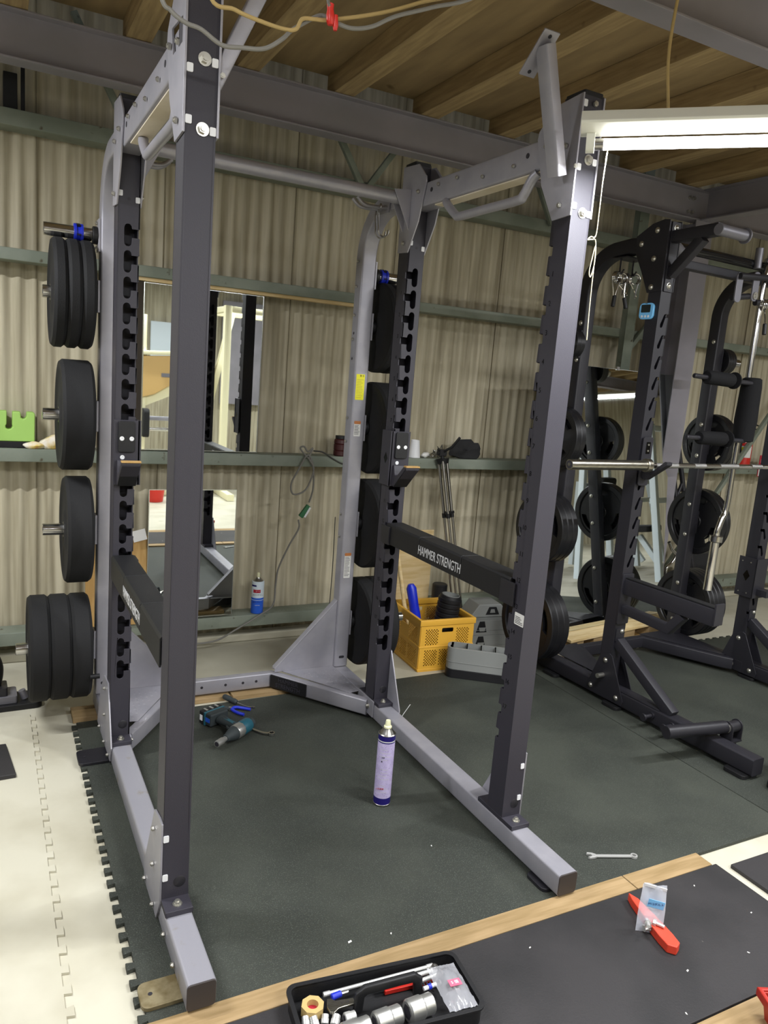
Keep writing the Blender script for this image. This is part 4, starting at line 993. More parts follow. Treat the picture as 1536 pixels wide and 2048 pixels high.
LR = {0: [(.078, .030), (.078, .030)], 1: [(.172, .036), (.172, .036)], 2: [(.200, .040), (.200, .040), (.200, .040)], 3: [(.226, .044), (.226, .044), (.226, .044)]}
RR_ = {0: [(.082, .026)]*3, 1: [(.185, .040)]*2, 2: [(.218, .042)]*2, 3: [(.226, .040)]*4}
nm4 = ('highest', 'second highest', 'third', 'lowest')
for sd, TB in ((-1, LR), (1, RR_)):
    for r in range(4):
        z = (1.905, 1.385, .86, .30)[r]; xo = (0 if sd < 0 else SP+BS) + sd*.009
        for i, (R_0, w_) in enumerate(TB[r]):
            n_ = len(TB[r]); pos = {2: ('inner', 'outer'), 3: ('inner', 'middle', 'outer'), 4: ('innermost', 'second', 'third', 'outermost')}[n_][i]
            iron(R_0, w_-.001, xo + sd*w_*(i+.5), z, sd, '%s black iron plate on the %s %s horn of the black rack' % (pos, nm4[r], 'left' if sd < 0 else 'right'), 'iron plates on the %s side of the black rack' % ('left' if sd < 0 else 'right'), ph=37*i)
# big plate and its foot at the right edge
t = thing('weight_plate', 'large black plate standing upright at the right edge of the picture', 'weight plate', (2.78, -.20, 0)); 
Rz = Matrix.Translation((2.80, -.22, .232)) @ Matrix.Rotation(math.radians(-20), 4, 'Z')
mb = MB(Rz); mb.prism(circ(0,0,.19, 60), (-.008,0,0), (0,1,0), (0,0,1), .016, holes=[circ(0,0,.026,24)]); mb.build('web', 'rubber_iron', t, ang=30)
V=[];F=[];n=64;pr=[(.186,-.015),(.19,-.020),(.224,-.020),(.229,-.014),(.229,.014),(.224,.020),(.19,.020),(.186,.015)]
for i in range(n):
    a=2*PI*i/n; V+=[(q,r*math.cos(a),r*math.sin(a)) for r,q in pr]
for i in range(n):
    for q in range(8): F.append((i*8+q,i*8+(q+1)%8,((i+1)%n)*8+(q+1)%8,((i+1)%n)*8+q)[::-1])
mb = MB(Rz); mb.add(V,F); mb.build('rim', 'rubber_iron', t, ang=40)
t = thing('machine_foot', 'silver-topped black foot of a machine at the right edge', 'machine foot', (2.72, -.20, 0))
mb = MB(); mb.prism(rrect(.30, .09, .04, 6), (2.72, -.155, .004), (math.cos(.5), math.sin(.5)*-1, 0), (math.sin(.5), math.cos(.5), 0), .022); mb.build('rubber_base', 'black_plastic', t, bevel=.003)
mb = MB(); mb.prism(rrect(.28, .07, .033, 6), (2.72, -.155, .0265), (math.cos(.5), math.sin(.5)*-1, 0), (math.sin(.5), math.cos(.5), 0), .014); mb.build('metal_top', 'brushed_steel', t, bevel=.004)
# ------------------------------------------------------------ the leaning mirror on its pallet
t = thing('pallet', 'low wooden pallet under the big leaning mirror behind the black rack', 'pallet', (3.4, 1.72, -.014), (0,0,math.radians(9)))
Mp = Matrix.Translation((3.40, 1.70, 0)) @ Matrix.Rotation(math.radians(9), 4, 'Z')
mb = MB(Mp); mb.box((-.60, -.11, .082), (.58, .16, .100)); mb.build('top_board', 'wood_pale', t, bevel=.002)
for x in (-.52, -.30, .02, .30, .50):
    mb = MB(Mp); mb.box((x-.06, -.10, .0), (x+.06, .15, .0815)); mb.build('block', 'wood_plank', t, bevel=.002)
mb = MB(Mp); mb.box((-.60, -.06, -.0138), (.58, .10, -.0005)); mb.build('bottom_board', 'wood_board', t)
t = thing('leaning_mirror', 'large scuffed mirror leaning back on the wooden pallet', 'mirror', (3.4, 1.75, .101), (0,0,math.radians(9)))
Mm = Matrix.Translation((3.40, 1.722, .1015)) @ Matrix.Rotation(math.radians(9), 4, 'Z') @ Matrix.Rotation(math.radians(-6), 4, 'X')
mb = MB(Mm); mb.box((-.62, -.003, 0), (.545, .003, 1.72)); mb.build('backing', 'mirror_edge', t)
mb = MB(Mm); mb.box((-.617, -.0048, .003), (.542, -.0032, 1.717)); mb.build('mirror_glass', 'mirror_glass', t, smooth=False)
mb = MB(Mm); mb.box((-.10, -.010, 1.712), (-.07, .008, 1.735)); mb.build('mirror_clip', 'steel', t)

# ------------------------------------------------------------ yellow crate and what is in it
Mc = Matrix.Translation((1.938, 1.755, -.0136)) @ Matrix.Rotation(math.radians(-3.5), 4, 'Z')
crate = thing('plastic_crate', 'yellow lattice-sided plastic crate standing at the back wall', 'crate', (1.938, 1.755, -.0136), (0,0,math.radians(-3.5)))
CW, CD, CH = .345, .40, .305
def lattice(u0, u1, z0, z1, p=.0165):
    H = []; i = 0; z = z0+p/2
    while z < z1-p*.4:
        u = u0 + p/2 + (p/2 if i % 2 else 0)
        while u < u1-p*.4: H.append([(u-.0055, z), (u, z-.0055), (u+.0055, z), (u, z+.0055)]); u += p
        z += p/2*1.05; i += 1
    return H
def crate_side(o, u, w, front):
    c = w/2
    holes = [rrect(.075, .026, .006, 2, c, .245)] if front else [rrect(.09, .026, .006, 2, c, .245)]
    cols = [(.028, c-.055), (c+.055, w-.028)]
    for a, b in cols: holes += lattice(a, b, .155, .262)
    for a, b in ((.028, c-.055), (c-.048, c+.048), (c+.055, w-.028)): holes += lattice(a, b, .030, .140)
    mb = MB(Mc); mb.prism([(0,0),(w,0),(w,CH),(0,CH)], o, u, (0,0,1), .004, holes=holes); return mb.build('lattice_side', 'yellow_crate', crate, smooth=False)
h, k_ = CW/2, CD/2
crate_side((-h, -k_, 0), (1,0,0), CW, True); crate_side((h, k_, 0), (-1,0,0), CW, True); crate_side((-h, k_, 0), (0,-1,0), CD, False); crate_side((h, -k_, 0), (0,1,0), CD, False)
mb = MB(Mc); mb.box((-h+.004, -k_-.0, .001), (h-.004, k_, .006)); mb.build('bottom', 'yellow_crate', crate)
for x, y in ((-h, -k_), (h, -k_), (-h, k_), (h, k_)):
    mb = MB(Mc); sx = 1 if x < 0 else -1; sy = 1 if y < 0 else -1
    mb.tube([(x+sx*.010, y+sy*.010, 0), (x+sx*.010, y+sy*.010, CH-.004)], .0145, 14); mb.build('corner_post', 'yellow_crate', crate)
mb = MB(Mc); mb.rtube([(-h, -k_, CH-.012), (h, -k_, CH-.012), (h, k_, CH-.012), (-h, k_, CH-.012)], .018, .036, up=(0,0,1), r=.004, closed=True); mb.build('rim', 'yellow_crate', crate)
for z in (.148, .012):
    mb = MB(Mc); mb.rtube([(-h, -k_, z), (h, -k_, z), (h, k_, z), (-h, k_, z)], .012, .010, up=(0,0,1), r=.002, closed=True); mb.build('rib', 'yellow_crate', crate)
def tg(o, l, c, g=None): return tag(o, l, c, g)
mb = MB(); mb.tube([(1.86, 1.80, .02), (1.80, 1.86, .30), (1.742, 1.90, .63)], .0125, 14); tg(mb.build('wooden_stick', 'wood_pale'), 'pale wooden stick standing in the yellow crate', 'stick')
mb = MB(); mb.lathe([(.026, 0), (.030, .01), (.028, .06), (.030, .11), (.028, .17), (.031, .23), (.029, .30), (.031, .40), (.018, .425), (0, .42)], (1.905, 1.79, .012), (-.18, .16, 1), 14); tg(mb.build('wrapped_roll', 'blue_wrap', ang=30), 'crinkled blue plastic-wrapped roll in the yellow crate', 'roll')
mb = MB(); mb.box((1.80, 1.60, .0), (1.845, 1.66, .25)); 
t = thing('foam_roller', 'black ribbed foam roller standing in the yellow crate', 'foam roller', (2.03, 1.73, 0)); 
pr = []
for i in range(12):
    z = .02 + i*.030; pr += [(.066, z), (.071, z+.004), (.071, z+.022), (.066, z+.026)]
V = [(.0535, .0)] + [(.064, .0)] + pr + [(.062, .392), (.0535, .392)]
mb = MB(Matrix.Translation((1.992, 1.735, -.003)) @ Matrix.Rotation(math.radians(6), 4, 'Y') @ Matrix.Rotation(math.radians(3), 4, 'X')); n = 40; VV = []; F = []
for i in range(n):
    a = 2*PI*i/n; VV += [(r*math.cos(a), r*math.sin(a), z) for r, z in V]
for i in range(n):
    for q in range(len(V)): F.append((i*len(V)+q, ((i+1) % n)*len(V)+q, ((i+1) % n)*len(V)+(q+1) % len(V), i*len(V)+(q+1) % len(V)))
mb.add(VV, F); mb.build('foam_sleeve', 'black_plastic', t)
mb2 = MB(mb.M); VV = []; F = []; V2 = [(.050, .004), (.0535, .004), (.0535, .395), (.050, .395)]
for i in range(n):
    a = 2*PI*i/n; VV += [(r*math.cos(a), r*math.sin(a), z) for r, z in V2]
for i in range(n):
    for q in range(4): F.append((i*4+q, ((i+1) % n)*4+q, ((i+1) % n)*4+(q+1) % 4, i*4+(q+1) % 4))
mb2.add(VV, F); mb2.build('inner_tube', 'grey_step', t)
mb = MB(); mb.box((1.79, 1.62, -.006), (1.86, 1.74, .21)); tg(mb.build('dark_red_box', 'dark_red', bevel=.006), 'dark red box at the left inside the yellow crate', 'box')
mb = MB(); mb.cyl((2.215, 2.13, -.0135), (2.215, 2.13, .33), .050, 28, ch=.006); tg(mb.build('foam_roller', 'black_plastic'), 'smooth black foam roller standing on the floor behind the yellow crate', 'foam roller')
# aerobic steps
def step_body(M, w, d, h, label, bottom, cells=True, base_h=.05):
    t = thing('aerobic_step', label, 'step platform', M.to_translation(), (0,0,M.to_euler().z), group='grey aerobic step blocks')
    mb = MB(M); z0 = base_h if bottom else 0
    holes = []
    if cells:
        n = 5
        for i in range(n): 
            x0 = -w/2+.030+(w-.06)*i/n; holes.append([(x0+.004, -d/2+.014), (x0+(w-.06)/n-.004, -d/2+.014), (x0+(w-.06)/n-.004, d/2-.014), (x0+.004, d/2-.014)])
    mb.prism(rrect(w, d, .045, 6), (0,0,z0), (1,0,0), (0,1,0), h-z0, holes=holes); mb.build('block', 'grey_step', t, bevel=.002)
    for zz in (z0+(h-z0)*.33,):
        mb = MB(M); mb.prism(rrect(w+.004, d+.004, .046, 6), (0,0,zz), (1,0,0), (0,1,0), .003); mb.build('moulded_line', 'grey_step', t)
    if cells:
        mb = MB(M); mb.prism(rrect(w-.03, d-.02, .035, 6), (0,0,z0+.001), (1,0,0), (0,1,0), .005); mb.build('cell_floor', 'grey_step', t)
    if bottom:
        mb = MB(M); mb.prism(rrect(w+.006, d+.006, .047, 6), (0,0,.0005), (1,0,0), (0,1,0), base_h-.001); mb.build('rubber_foot', 'black_plastic', t, bevel=.002)
    return t
Ms = Matrix.Translation((2.075, 1.345, 0)) @ Matrix.Rotation(math.radians(-36), 4, 'Z')
step_body(Ms, .46, .115, .175, 'grey ribbed step block with a black foot on the mat before the crate', True)
for i, z in enumerate((-.0135, .0855)):
    Mt = Matrix.Translation((2.47, 1.86+.0*i, z)) @ Matrix.Rotation(math.radians(-8), 4, 'Z')
    t = step_body(Mt, .42, .22, .098, ('lower', 'upper')[i] + ' of the two grey step blocks stacked right of the yellow crate', False, cells=False)
    mb = MB(Mt); mb.prism([(-.17, .02), (-.095, .02), (-.115, .092), (-.15, .092)], (0,-.1112,0), (1,0,0), (0,0,1), -.008); lg = mb.build('leg_cover', 'black_plastic', t, bevel=.001)
    mb = MB(Mt); mb.prism([(-.150, .030), (-.115, .030), (-.108, .055), (-.157, .055)], (0,-.1195,0), (1,0,0), (0,0,1), -.001); mb.build('square_mark', 'grey_step', lg)
Mt = Matrix.Translation((2.41, 1.885, .1845)) @ Matrix.Rotation(math.radians(-8), 4, 'Z')
t = thing('aerobic_step', 'grey tapered step riser lying on top of the two stacked step blocks', 'step platform', Mt.to_translation(), (0,0,math.radians(-8)), group='grey aerobic step blocks')
mb = MB(Mt); mb.prism([(-.13, 0), (.16, 0), (.085, .085), (-.07, .085)], (0,.09,0), (1,0,0), (0,0,1), .16); mb.build('riser', 'grey_step', t, bevel=.006)
mb = MB(Mt); mb.prism([(-.02, .018), (.075, .018), (.05, .068), (.0, .068)], (0,-.0702,0), (1,0,0), (0,0,1), .002); mb.build('logo_patch', 'black_plastic', t)
mb = MB(Mt); mb.prism([(.008, .030), (.045, .030), (.037, .054), (.013, .054)], (0,-.0724,0), (1,0,0), (0,0,1), .001); mb.build('square_mark', 'grey_step', t)

# ------------------------------------------------------------ tripod leaning on the wall
t = thing('tripod', 'folded silver tripod leaning against the wall behind the crate', 'tripod', (2.30, 2.02, -.014))
top = Vector((2.185, 2.19, 1.140)); bot = Vector((2.345, 2.03, -.012)); ax = (bot-top).normalized(); sx = ax.cross(Vector((0,1,0))).normalized(); sy = ax.cross(sx)
for a in (0, 120, 240):
    o = sx*.030*math.cos(math.radians(a)) + sy*.030*math.sin(math.radians(a)); 
    mb = MB(); mb.tube([top+o, top+o+ax*.38], .0105, 12); l = mb.build('leg', 'steel', t)
    mb = MB(); mb.tube([top+o*1.05+ax*.36, top+o*1.05+ax*.78], .0085, 12); mb.build('leg_section', 'steel', l)
    mb = MB(); mb.tube([top+o*1.1+ax*.76, bot+o*1.1-ax*.01], .0068, 12); mb.build('leg_section', 'steel', l)
    mb = MB(); mb.lathe([(.011, 0), (.013, .008), (.009, .022)], bot+o*1.1, -ax, 12); mb.build('rubber_foot', 'black_plastic', l)
    mb = MB(); mb.cyl(top+o+ax*.345, top+o+ax*.375, .0135, 14); mb.build('leg_lock', 'black_plastic', l)
mb = MB(); mb.cyl(top-ax*.012, top+ax*.020, .044, 20, r2=.036); mb.build('shoulder', 'black_plastic', t)
mb = MB(); mb.cyl(top+ax*.02, top+ax*.34, .0085, 12); mb.build('centre_column', 'black_paint', t)
mb = MB(); mb.cyl(top+ax*.334, top+ax*.350, .045, 3); mb.build('spreader', 'black_plastic', t)
mb = MB(); mb.cyl(top-ax*.012, top-ax*.035, .012, 14); mb.obox(top-ax*.052, (.05, .04, .04), (0, 0, 0)); mb.cyl(top-ax*.05+Vector((-.03,0,0)), top-ax*.05+Vector((.03,0,0)), .015, 14); mb.build('pan_head', 'black_plastic', t)
mb = MB(); mb.tube([top-ax*.05, Vector((2.21, 2.13, 1.235)), Vector((2.243, 2.10, 1.300))], .0085, 12); mb.build('pan_handle', 'black_plastic', t)

# ------------------------------------------------------------ things lying on the wall rails
def crumpled(name, c, size, m, label, cat, seed=1, n=14, amp=.35, **kw):
    random.seed(seed); bm = bmesh.new(); bmesh.ops.create_icosphere(bm, subdivisions=3, radius=.5)
    dirs = [Vector((random.uniform(-1,1), random.uniform(-1,1), random.uniform(-1,1))).normalized() for _ in range(n)]
    for v in bm.verts:
        d = v.co.normalized(); f = 1
        for q in dirs:
            e = d.dot(q)
            if e > .75: f -= amp*(e-.75)*2.4
            elif e > .55: f += amp*.3*(e-.55)
        v.co = Vector((d.x*size[0], d.y*size[1], d.z*size[2]))*.5*f
        v.co.z = max(v.co.z, -size[2]*.36)
    mb = MB(Matrix.Translation(Vector(c) + Vector((0,0,size[2]*.36)))); mb.add([tuple(v.co) for v in bm.verts], [tuple(v.index for v in f.verts) for f in bm.faces]); bm.free()
    return tag(mb.build(name, m, ang=25), label, cat)
RT = 1.1445   # top of the third rail
# green foam block with slots
P = [(-.62, 0), (-.214, 0), (-.212, .145), (-.222, .150), (-.252, .150)] + [(-.2635+.0115*math.cos(a)*1, .118+.0115*math.sin(a)) for a in [math.radians(-180*i/6) for i in range(7)]] 
P = [(-.62, 0), (-.214, 0), (-.212, .143), (-.220, .150), (-.250, .150), (-.252, .128), (-.258, .118), (-.268, .114), (-.277, .120), (-.279, .150), (-.316, .150), (-.318, .085), (-.315, .074), (-.322, .064), (-.334, .060), (-.346, .066), (-.347, .078), (-.342, .088), (-.341, .152), (-.378, .152), (-.381, .10), (-.40, .10), (-.404, .152), (-.62, .152)]
mb = MB(); mb.prism(P, (0, 2.352, 1.176), (1,0,0), (0,0,1), .075); tag(mb.build('foam_block', 'green_foam', bevel=.006), 'bright green foam block with slots on the wall rail at the left', 'foam block')
mb = MB(); mb.box((-.62, 2.27, RT+.0005), (-.235, 2.35, 1.1755)); tag(mb.build('dark_tray', 'black_plastic', bevel=.002), 'flat dark tray under the green foam block', 'tray')
crumpled('snack_wrapper', (-.215, 2.262, RT), (.12, .05, .045), 'snack_white', 'crumpled white and yellow wrapper right of the green foam block', 'wrapper', 3)
crumpled('plastic_bag', (-.12, 2.27, RT), (.15, .06, .085), 'snack_white', 'crumpled pale plastic bag on the rail beside the top left plates', 'bag', 5)
mb = MB(); mb.box((-.035, 2.30, RT+.0005), (.075, 2.34, RT+.085)); tag(mb.build('small_box', 'red_label', bevel=.003), 'small red and white box on the rail behind the left rear post', 'box')
crumpled('plastic_scrap', (.02, 2.262, RT), (.11, .05, .05), 'white_sticker', 'white scrap of plastic on the rail behind the left rear post', 'scrap', 9)
t = thing('dark_jar', 'dark red ribbed jar on the wall rail beside the right storage post', 'jar', (1.49, 2.275, RT)); mb = MB(); mb.lathe([(.034, .0005), (.038, .005), (.038, .030), (.034, .034), (.038, .038), (.038, .07), (.034, .074), (.038, .078), (.036, .098), (.030, .104)], (1.49, 2.275, RT), (0,0,1), 28); mb.build('jar_body', 'dark_red', t)
mb = MB(); mb.cyl((1.49, 2.275, RT+.1042), (1.49, 2.275, RT+.124), .031, 28, ch=.002); mb.build('lid', 'black_plastic', t)
t = thing('paper_cup', 'white upside-down paper cup on the wall rail by the right hook', 'cup', (2.018, 2.275, RT)); mb = MB(); mb.lathe([(.0385, .0005), (.040, .003), (.0385, .006), (.028, .112), (.0265, .114), (.0265, .110), (0, .110)], (2.018, 2.275, RT), (0,0,1), 30); mb.build('cup_body', 'white_plastic', t)
crumpled('tissue', (2.095, 2.27, RT), (.07, .05, .05), 'white_sticker', 'crumpled white tissue right of the paper cup', 'tissue', 11)
random.seed(4)
P = [(2.14+random.uniform(-.03,.05), 2.27+random.uniform(-.02,.02), RT+.004+random.uniform(0,.055)) for _ in range(16)]
mb = MB(); mb.tube(smoothpath(P, 5), .0022, 8); tag(mb.build('wire_tangle', 'steel'), 'small tangle of bright wire on the rail beside the tissue', 'wire')
P = [(2.21+random.uniform(-.03,.04), 2.27+random.uniform(-.02,.02), RT+.004+random.uniform(0,.085)) for _ in range(14)]
mb = MB(); mb.tube(smoothpath(P, 5), .003, 8); tag(mb.build('wire_tangle', 'dark_cable'), 'tangle of black wire on the rail left of the tripod head', 'wire')
crumpled('cloth_bag', (2.41, 2.275, RT), (.27, .085, .15), 'black_cloth', 'black cloth bag slumped on the rail right of the tripod head', 'bag', 21, amp=.5)
mb = MB(); mb.tube(smoothpath([(1.70, 2.24, RT+.01), (1.72, 2.235, RT+.07), (1.735, 2.235, RT+.14), (1.745, 2.24, RT+.01)], 6), .003, 8); tag(mb.build('black_strap', 'black_cloth'), 'thin black strap standing on the rail between the right plates', 'strap')
t = thing('junction_box', 'dark electrical box on the top wall rail at the far left', 'electrical box', (-.30, 2.30, 2.7355)); mb = MB(); mb.box((-.345, 2.27, 2.7358), (-.285, 2.345, 2.90)); mb.build('box_body', 'black_plastic', t, bevel=.004)
mb = MB(); mb.box((-.270, 2.29, 2.7358), (-.252, 2.31, 2.95)); mb.build('conduit', 'black_plastic', t)
# lower rail: cleaner can with its label
t = thing('spray_can', 'blue and white cleaner spray can on the low wall rail', 'spray can', (1.012, 2.275, .1765)); c = Vector((1.012, 2.275, .1765))
r = .0375
mb = MB(); mb.lathe([(r-.003, 0), (r, .003), (r, .085)], c, (0,0,1), 32); mb.build('can_lower', 'blue_can', t)
mb = MB(); mb.lathe([(r, .0852), (r, .195), (r-.001, .198), (r-.004, .200)], c, (0,0,1), 32); mb.build('can_upper', 'pale_can', t)
mb = MB(); mb.lathe([(r-.006, .2002), (.014, .216), (.012, .222)], c, (0,0,1), 28); mb.build('shoulder', 'steel', t)
mb = MB(); mb.lathe([(.0095, .222), (.0095, .243), (.0075, .250)], c, (0,0,1), 20); mb.build('nozzle', 'cream_plastic', t)
d = (Vector(cam.location)-c); d.z = 0; d.normalize(); d = Vector((-.28, -.96, 0)).normalized(); u = Vector((-d.y, d.x, 0)); u = -u if u.cross(Vector((0,0,1))).dot(d) < 0 else u
def curved_patch(c, r, z0, z1, a0, a1, mtl, nm, parent, n=14, dirv=d):
    base = math.atan2(dirv.y, dirv.x); V = []; F = []
    for i in range(n+1):
        a = base + math.radians(a0+(a1-a0)*i/n); V += [(c.x+r*math.cos(a), c.y+r*math.sin(a), c.z+z0), (c.x+r*math.cos(a), c.y+r*math.sin(a), c.z+z1)]
    for i in range(n): F.append((2*i, 2*i+2, 2*i+3, 2*i+1))
    mb = MB(); mb.add(V, F); return mb.build(nm, mtl, parent)
curved_patch(c, r+.0004, .088, .100, -80, 80, 'blue_can', 'label_band', t)
curved_patch(c, r+.0004, .132, .152, -45, 25, 'red_label', 'label_badge', t)
curved_patch(c, r+.0004, .170, .180, -70, -15, 'navy', 'label_badge', t)
def small_text(s_, size, z, mtl, parent, cc=c, rr=r, dv=d, uu=u, dx=0): return text('label_text', s_, size, cc + dv*(rr+.0006) + Vector((0,0,z)) + uu*dx, uu, (0,0,1), mtl, parent, .0002)
small_text('ルーム', .009, .142, 'white_plastic', t); small_text('マジックリン', .0105, .120, 'ink_dark', t); small_text('泡スプレー', .011, .075, 'navy', t); small_text('CLEANER', .007, .055, 'white_plastic', t)
# ------------------------------------------------------------ cable hanging on the wall
mb = MB(); mb.tube(smoothpath([(1.30, 2.222, 1.10), (1.217, 2.226, 1.182), (1.235, 2.222, 1.20), (1.262, 2.222, 1.17), (1.29, 2.222, 1.19), (1.272, 2.222, 1.13), (1.305, 2.222, 1.064), (1.264, 2.224, .943), (1.187, 2.224, .913), (1.168, 2.224, .973), (1.209, 2.222, 1.063), (1.262, 2.222, 1.15), (1.30, 2.222, 1.08), (1.312, 2.23, .95), (1.296, 2.24, .86)], 8), .0052, 10); tag(mb.build('power_cable', 'grey_cable'), 'looped grey cable hanging from the middle wall rail', 'cable')
mb = MB(); mb.tube(smoothpath([(1.232, 2.235, .755), (1.235, 2.232, .70), (1.18, 2.23, .60), (1.12, 2.23, .46), (1.106, 2.225, .36), (1.088, 2.205, .24), (1.00, 2.19, .185), (.86, 2.185, .11), (.742, 2.19, .05), (.60, 2.19, .042), (.40, 2.19, .040)], 8), .0052, 10); tag(mb.build('power_cable', 'grey_cable'), 'grey cable running from the green plug down to the floor', 'cable')
t = thing('plug_connector', 'green and white plug connector where the wall cables meet', 'plug', (1.27, 2.235, .75)); mb = MB(); mb.obox((1.268, 2.235, .807), (.030, .022, .085), (0, math.radians(36), 0)); mb.build('plug_body', 'green_plug', t, bevel=.004)
mb = MB(); mb.obox((1.282, 2.222, .802), (.012, .004, .070), (0, math.radians(30), 0)); mb.build('white_tape', 'white_plastic', t, bevel=.001)
mb = MB(); mb.tube(smoothpath([(1.30, 2.228, 1.175), (1.36, 2.228, 1.168), (1.43, 2.230, 1.13), (1.50, 2.230, 1.10), (1.60, 2.230, 1.09)], 6), .0045, 8); tag(mb.build('power_cable', 'dark_cable'), 'thin dark cable along the rail from the loop to the right post', 'cable')
mb = MB(); mb.tube(smoothpath([(1.47, 2.228, .77), (1.475, 2.228, .45), (1.47, 2.226, .20), (1.468, 2.225, .06)], 6), .003, 8); tag(mb.build('power_cable', 'dark_cable'), 'thin straight dark cable hanging left of the right storage post', 'cable')
# ------------------------------------------------------------ ropes and cords in the air
mb = MB(); mb.tube(smoothpath([(-.10, -.20, 3.05), (-.03, -.27, 2.60), (-.025, -.30, 2.378), (.03, -.30, 2.358), (.083, -.30, 2.351), (.136, -.30, 2.349), (.161, -.305, 2.354), (.176, -.30, 2.379), (.205, -.30, 2.386), (.233, -.30, 2.392), (.309, -.30, 2.419), (.381, -.30, 2.449), (.455, -.30, 2.486), (.60, -.30, 2.56), (.9, -.25, 2.80), (1.1, -.2, 3.05)], 8), .0042, 10); tag(mb.build('tan_rope', 'tan_rope'), 'tan twisted rope strung across the top of the picture', 'rope')
mb = MB(); mb.tube(smoothpath([(-.30, -.20, 3.05), (-.18, -.28, 2.58), (-.125, -.31, 2.352), (-.10, -.31, 2.318), (-.07, -.31, 2.304), (-.04, -.31, 2.300), (.002, -.31, 2.282), (.044, -.31, 2.287), (.092, -.31, 2.297), (.129, -.31, 2.324), (.158, -.292, 2.356), (.199, -.29, 2.388), (.225, -.29, 2.402), (.245, -.31, 2.388), (.287, -.31, 2.386), (.335, -.31, 2.402), (.394, -.305, 2.440), (.482, -.31, 2.480), (.62, -.31, 2.55), (.92, -.26, 2.80), (1.12, -.21, 3.05)], 8), .0045, 10); tag(mb.build('electric_cable', 'grey_cable'), 'grey electric cable wound round the tan rope near the ceiling', 'cable')
mb = MB(); mb.tube(smoothpath([(.225, -.325, 2.41), (.223, -.30, 2.45), (.19, -.30, 2.50), (.17, -.28, 2.62), (.17, -.25, 3.05)], 6), .0035, 8); tag(mb.build('electric_cable', 'grey_cable'), 'thin grey wire going up to the ceiling from the red tape', 'cable')
mb = MB(); mb.lathe([(.006, 0), (.0085, .006), (.009, .020), (.007, .030), (.008, .040), (.003, .043)], (.233, -.318, 2.376), (-.06, 0, 1), 14); mb.lathe([(.004, 0), (.0065, .01), (.005, .030)], (.245, -.318, 2.368), (-.03, 0, 1), 12); tag(mb.build('red_tape', 'red_plastic'), 'red tape wrapped where the rope and the cable cross', 'tape')
mb = MB(); mb.tube([(.978, -.49, 3.05), (1.04, -.47, 2.80), (1.135, -.20, 2.434)], .0042, 10)
mb = MB(); mb.tube(smoothpath([(1.29, -.30, 3.052), (1.262, -.285, 2.80), (1.27, -.26, 2.60), (1.285, -.272, 2.4385)], 6), .0045, 10); tag(mb.build('hanging_rope', 'tan_rope'), 'tan rope holding up the lit lamp at the right', 'rope')
mb = MB(); mb.tube(smoothpath([(1.177, -.165, 2.352), (1.172, -.165, 2.25), (1.172, -.165, 2.16), (1.170, -.165, 2.10), (1.152, -.165, 2.095), (1.142, -.165, 2.085), (1.157, -.165, 2.088), (1.172, -.165, 2.085), (1.178, -.165, 2.03), (1.170, -.165, 1.985), (1.162, -.165, 1.992), (1.164, -.165, 2.02), (1.175, -.165, 2.07), (1.178, -.165, 1.95), (1.180, -.165, 1.88), (1.184, -.165, 1.80)], 6), .0015, 8); tag(mb.build('pull_cord', 'white_cord'), 'knotted white pull cord hanging from the lit lamp', 'cord')
# ------------------------------------------------------------ behind the black rack
t = thing('folding_bench', 'black bench frame with a black pad leaning on the wall behind the right plates', 'bench', (4.45, 2.0, -.014))
for a, b in (((4.20, 2.19, 1.36), (4.40, 1.95, .0)), ((4.28, 2.19, 1.36), (4.52, 1.95, .0))):
    mb = MB(); mb.tube([a, b], .019, 14); mb.build('frame_tube', 'black_paint', t)
for k_ in (.28, .62): 
    mb = MB(); a = Vector((4.20, 2.19, 1.36)).lerp(Vector((4.40, 1.95, 0)), k_+.06); b = Vector((4.28, 2.19, 1.36)).lerp(Vector((4.52, 1.95, 0)), k_-.03); mb.tube([a, b], .014, 12); mb.build('cross_tube', 'black_paint', t)
mb = MB(); mb.M = Matrix.Translation((4.50, 2.04, .30)) @ Matrix.Rotation(math.radians(-12), 4, 'X') @ Matrix.Rotation(math.radians(8), 4, 'Y'); mb.prism(rrect(.24, .42, .03, 5), (0,0,0), (1,0,0), (0,0,1), .05); mb.build('seat_pad', 'black_cloth', t, bevel=.01)
mb = MB(); mb.tube(smoothpath([(4.06, 1.93, .60), (4.10, 1.93, .545), (4.15, 1.93, .50), (4.12, 1.93, .44), (4.07, 1.93, .40), (4.075, 1.93, .33), (4.12, 1.93, .27), (4.17, 1.93, .20), (4.20, 1.93, .05), (4.21, 1.93, -.004)], 6), .0125, 12); tag(mb.build('curl_bar', 'chrome'), 'bent chrome curl bar standing right of the leaning mirror', 'curl bar')
t = thing('fire_extinguisher', 'red fire extinguisher hanging on the wall at the right', 'fire extinguisher', (5.20, 2.27, 1.155)); c = Vector((5.195, 2.282, RT+.0005))
mb = MB(); mb.lathe([(.050, 0), (.055, .006), (.055, .20), (.048, .235), (.025, .262), (.018, .268)], c, (0,0,1), 28); mb.build('cylinder', 'red_plastic', t)
mb = MB(); mb.lathe([(.017, .268), (.019, .272), (.019, .292), (.010, .30)], c, (0,0,1), 16); mb.build('valve', 'bolt_zinc', t)
for dz, w_ in ((.302, .0), (.325, .012)):
    mb = MB(); mb.tube([c+Vector((-.01, 0, dz)), c+Vector((.05, -.01, dz+.012+w_)), c+Vector((.10, -.015, dz+w_))], .006, 8); mb.build('lever', 'black_plastic', t)
mb = MB(); mb.tube(smoothpath([c+Vector((-.015,0,.285)), c+Vector((-.055,-.01,.26)), c+Vector((-.068,-.01,.15)), c+Vector((-.058,-.02,.06))], 6), .008, 10); mb.build('hose', 'black_plastic', t)
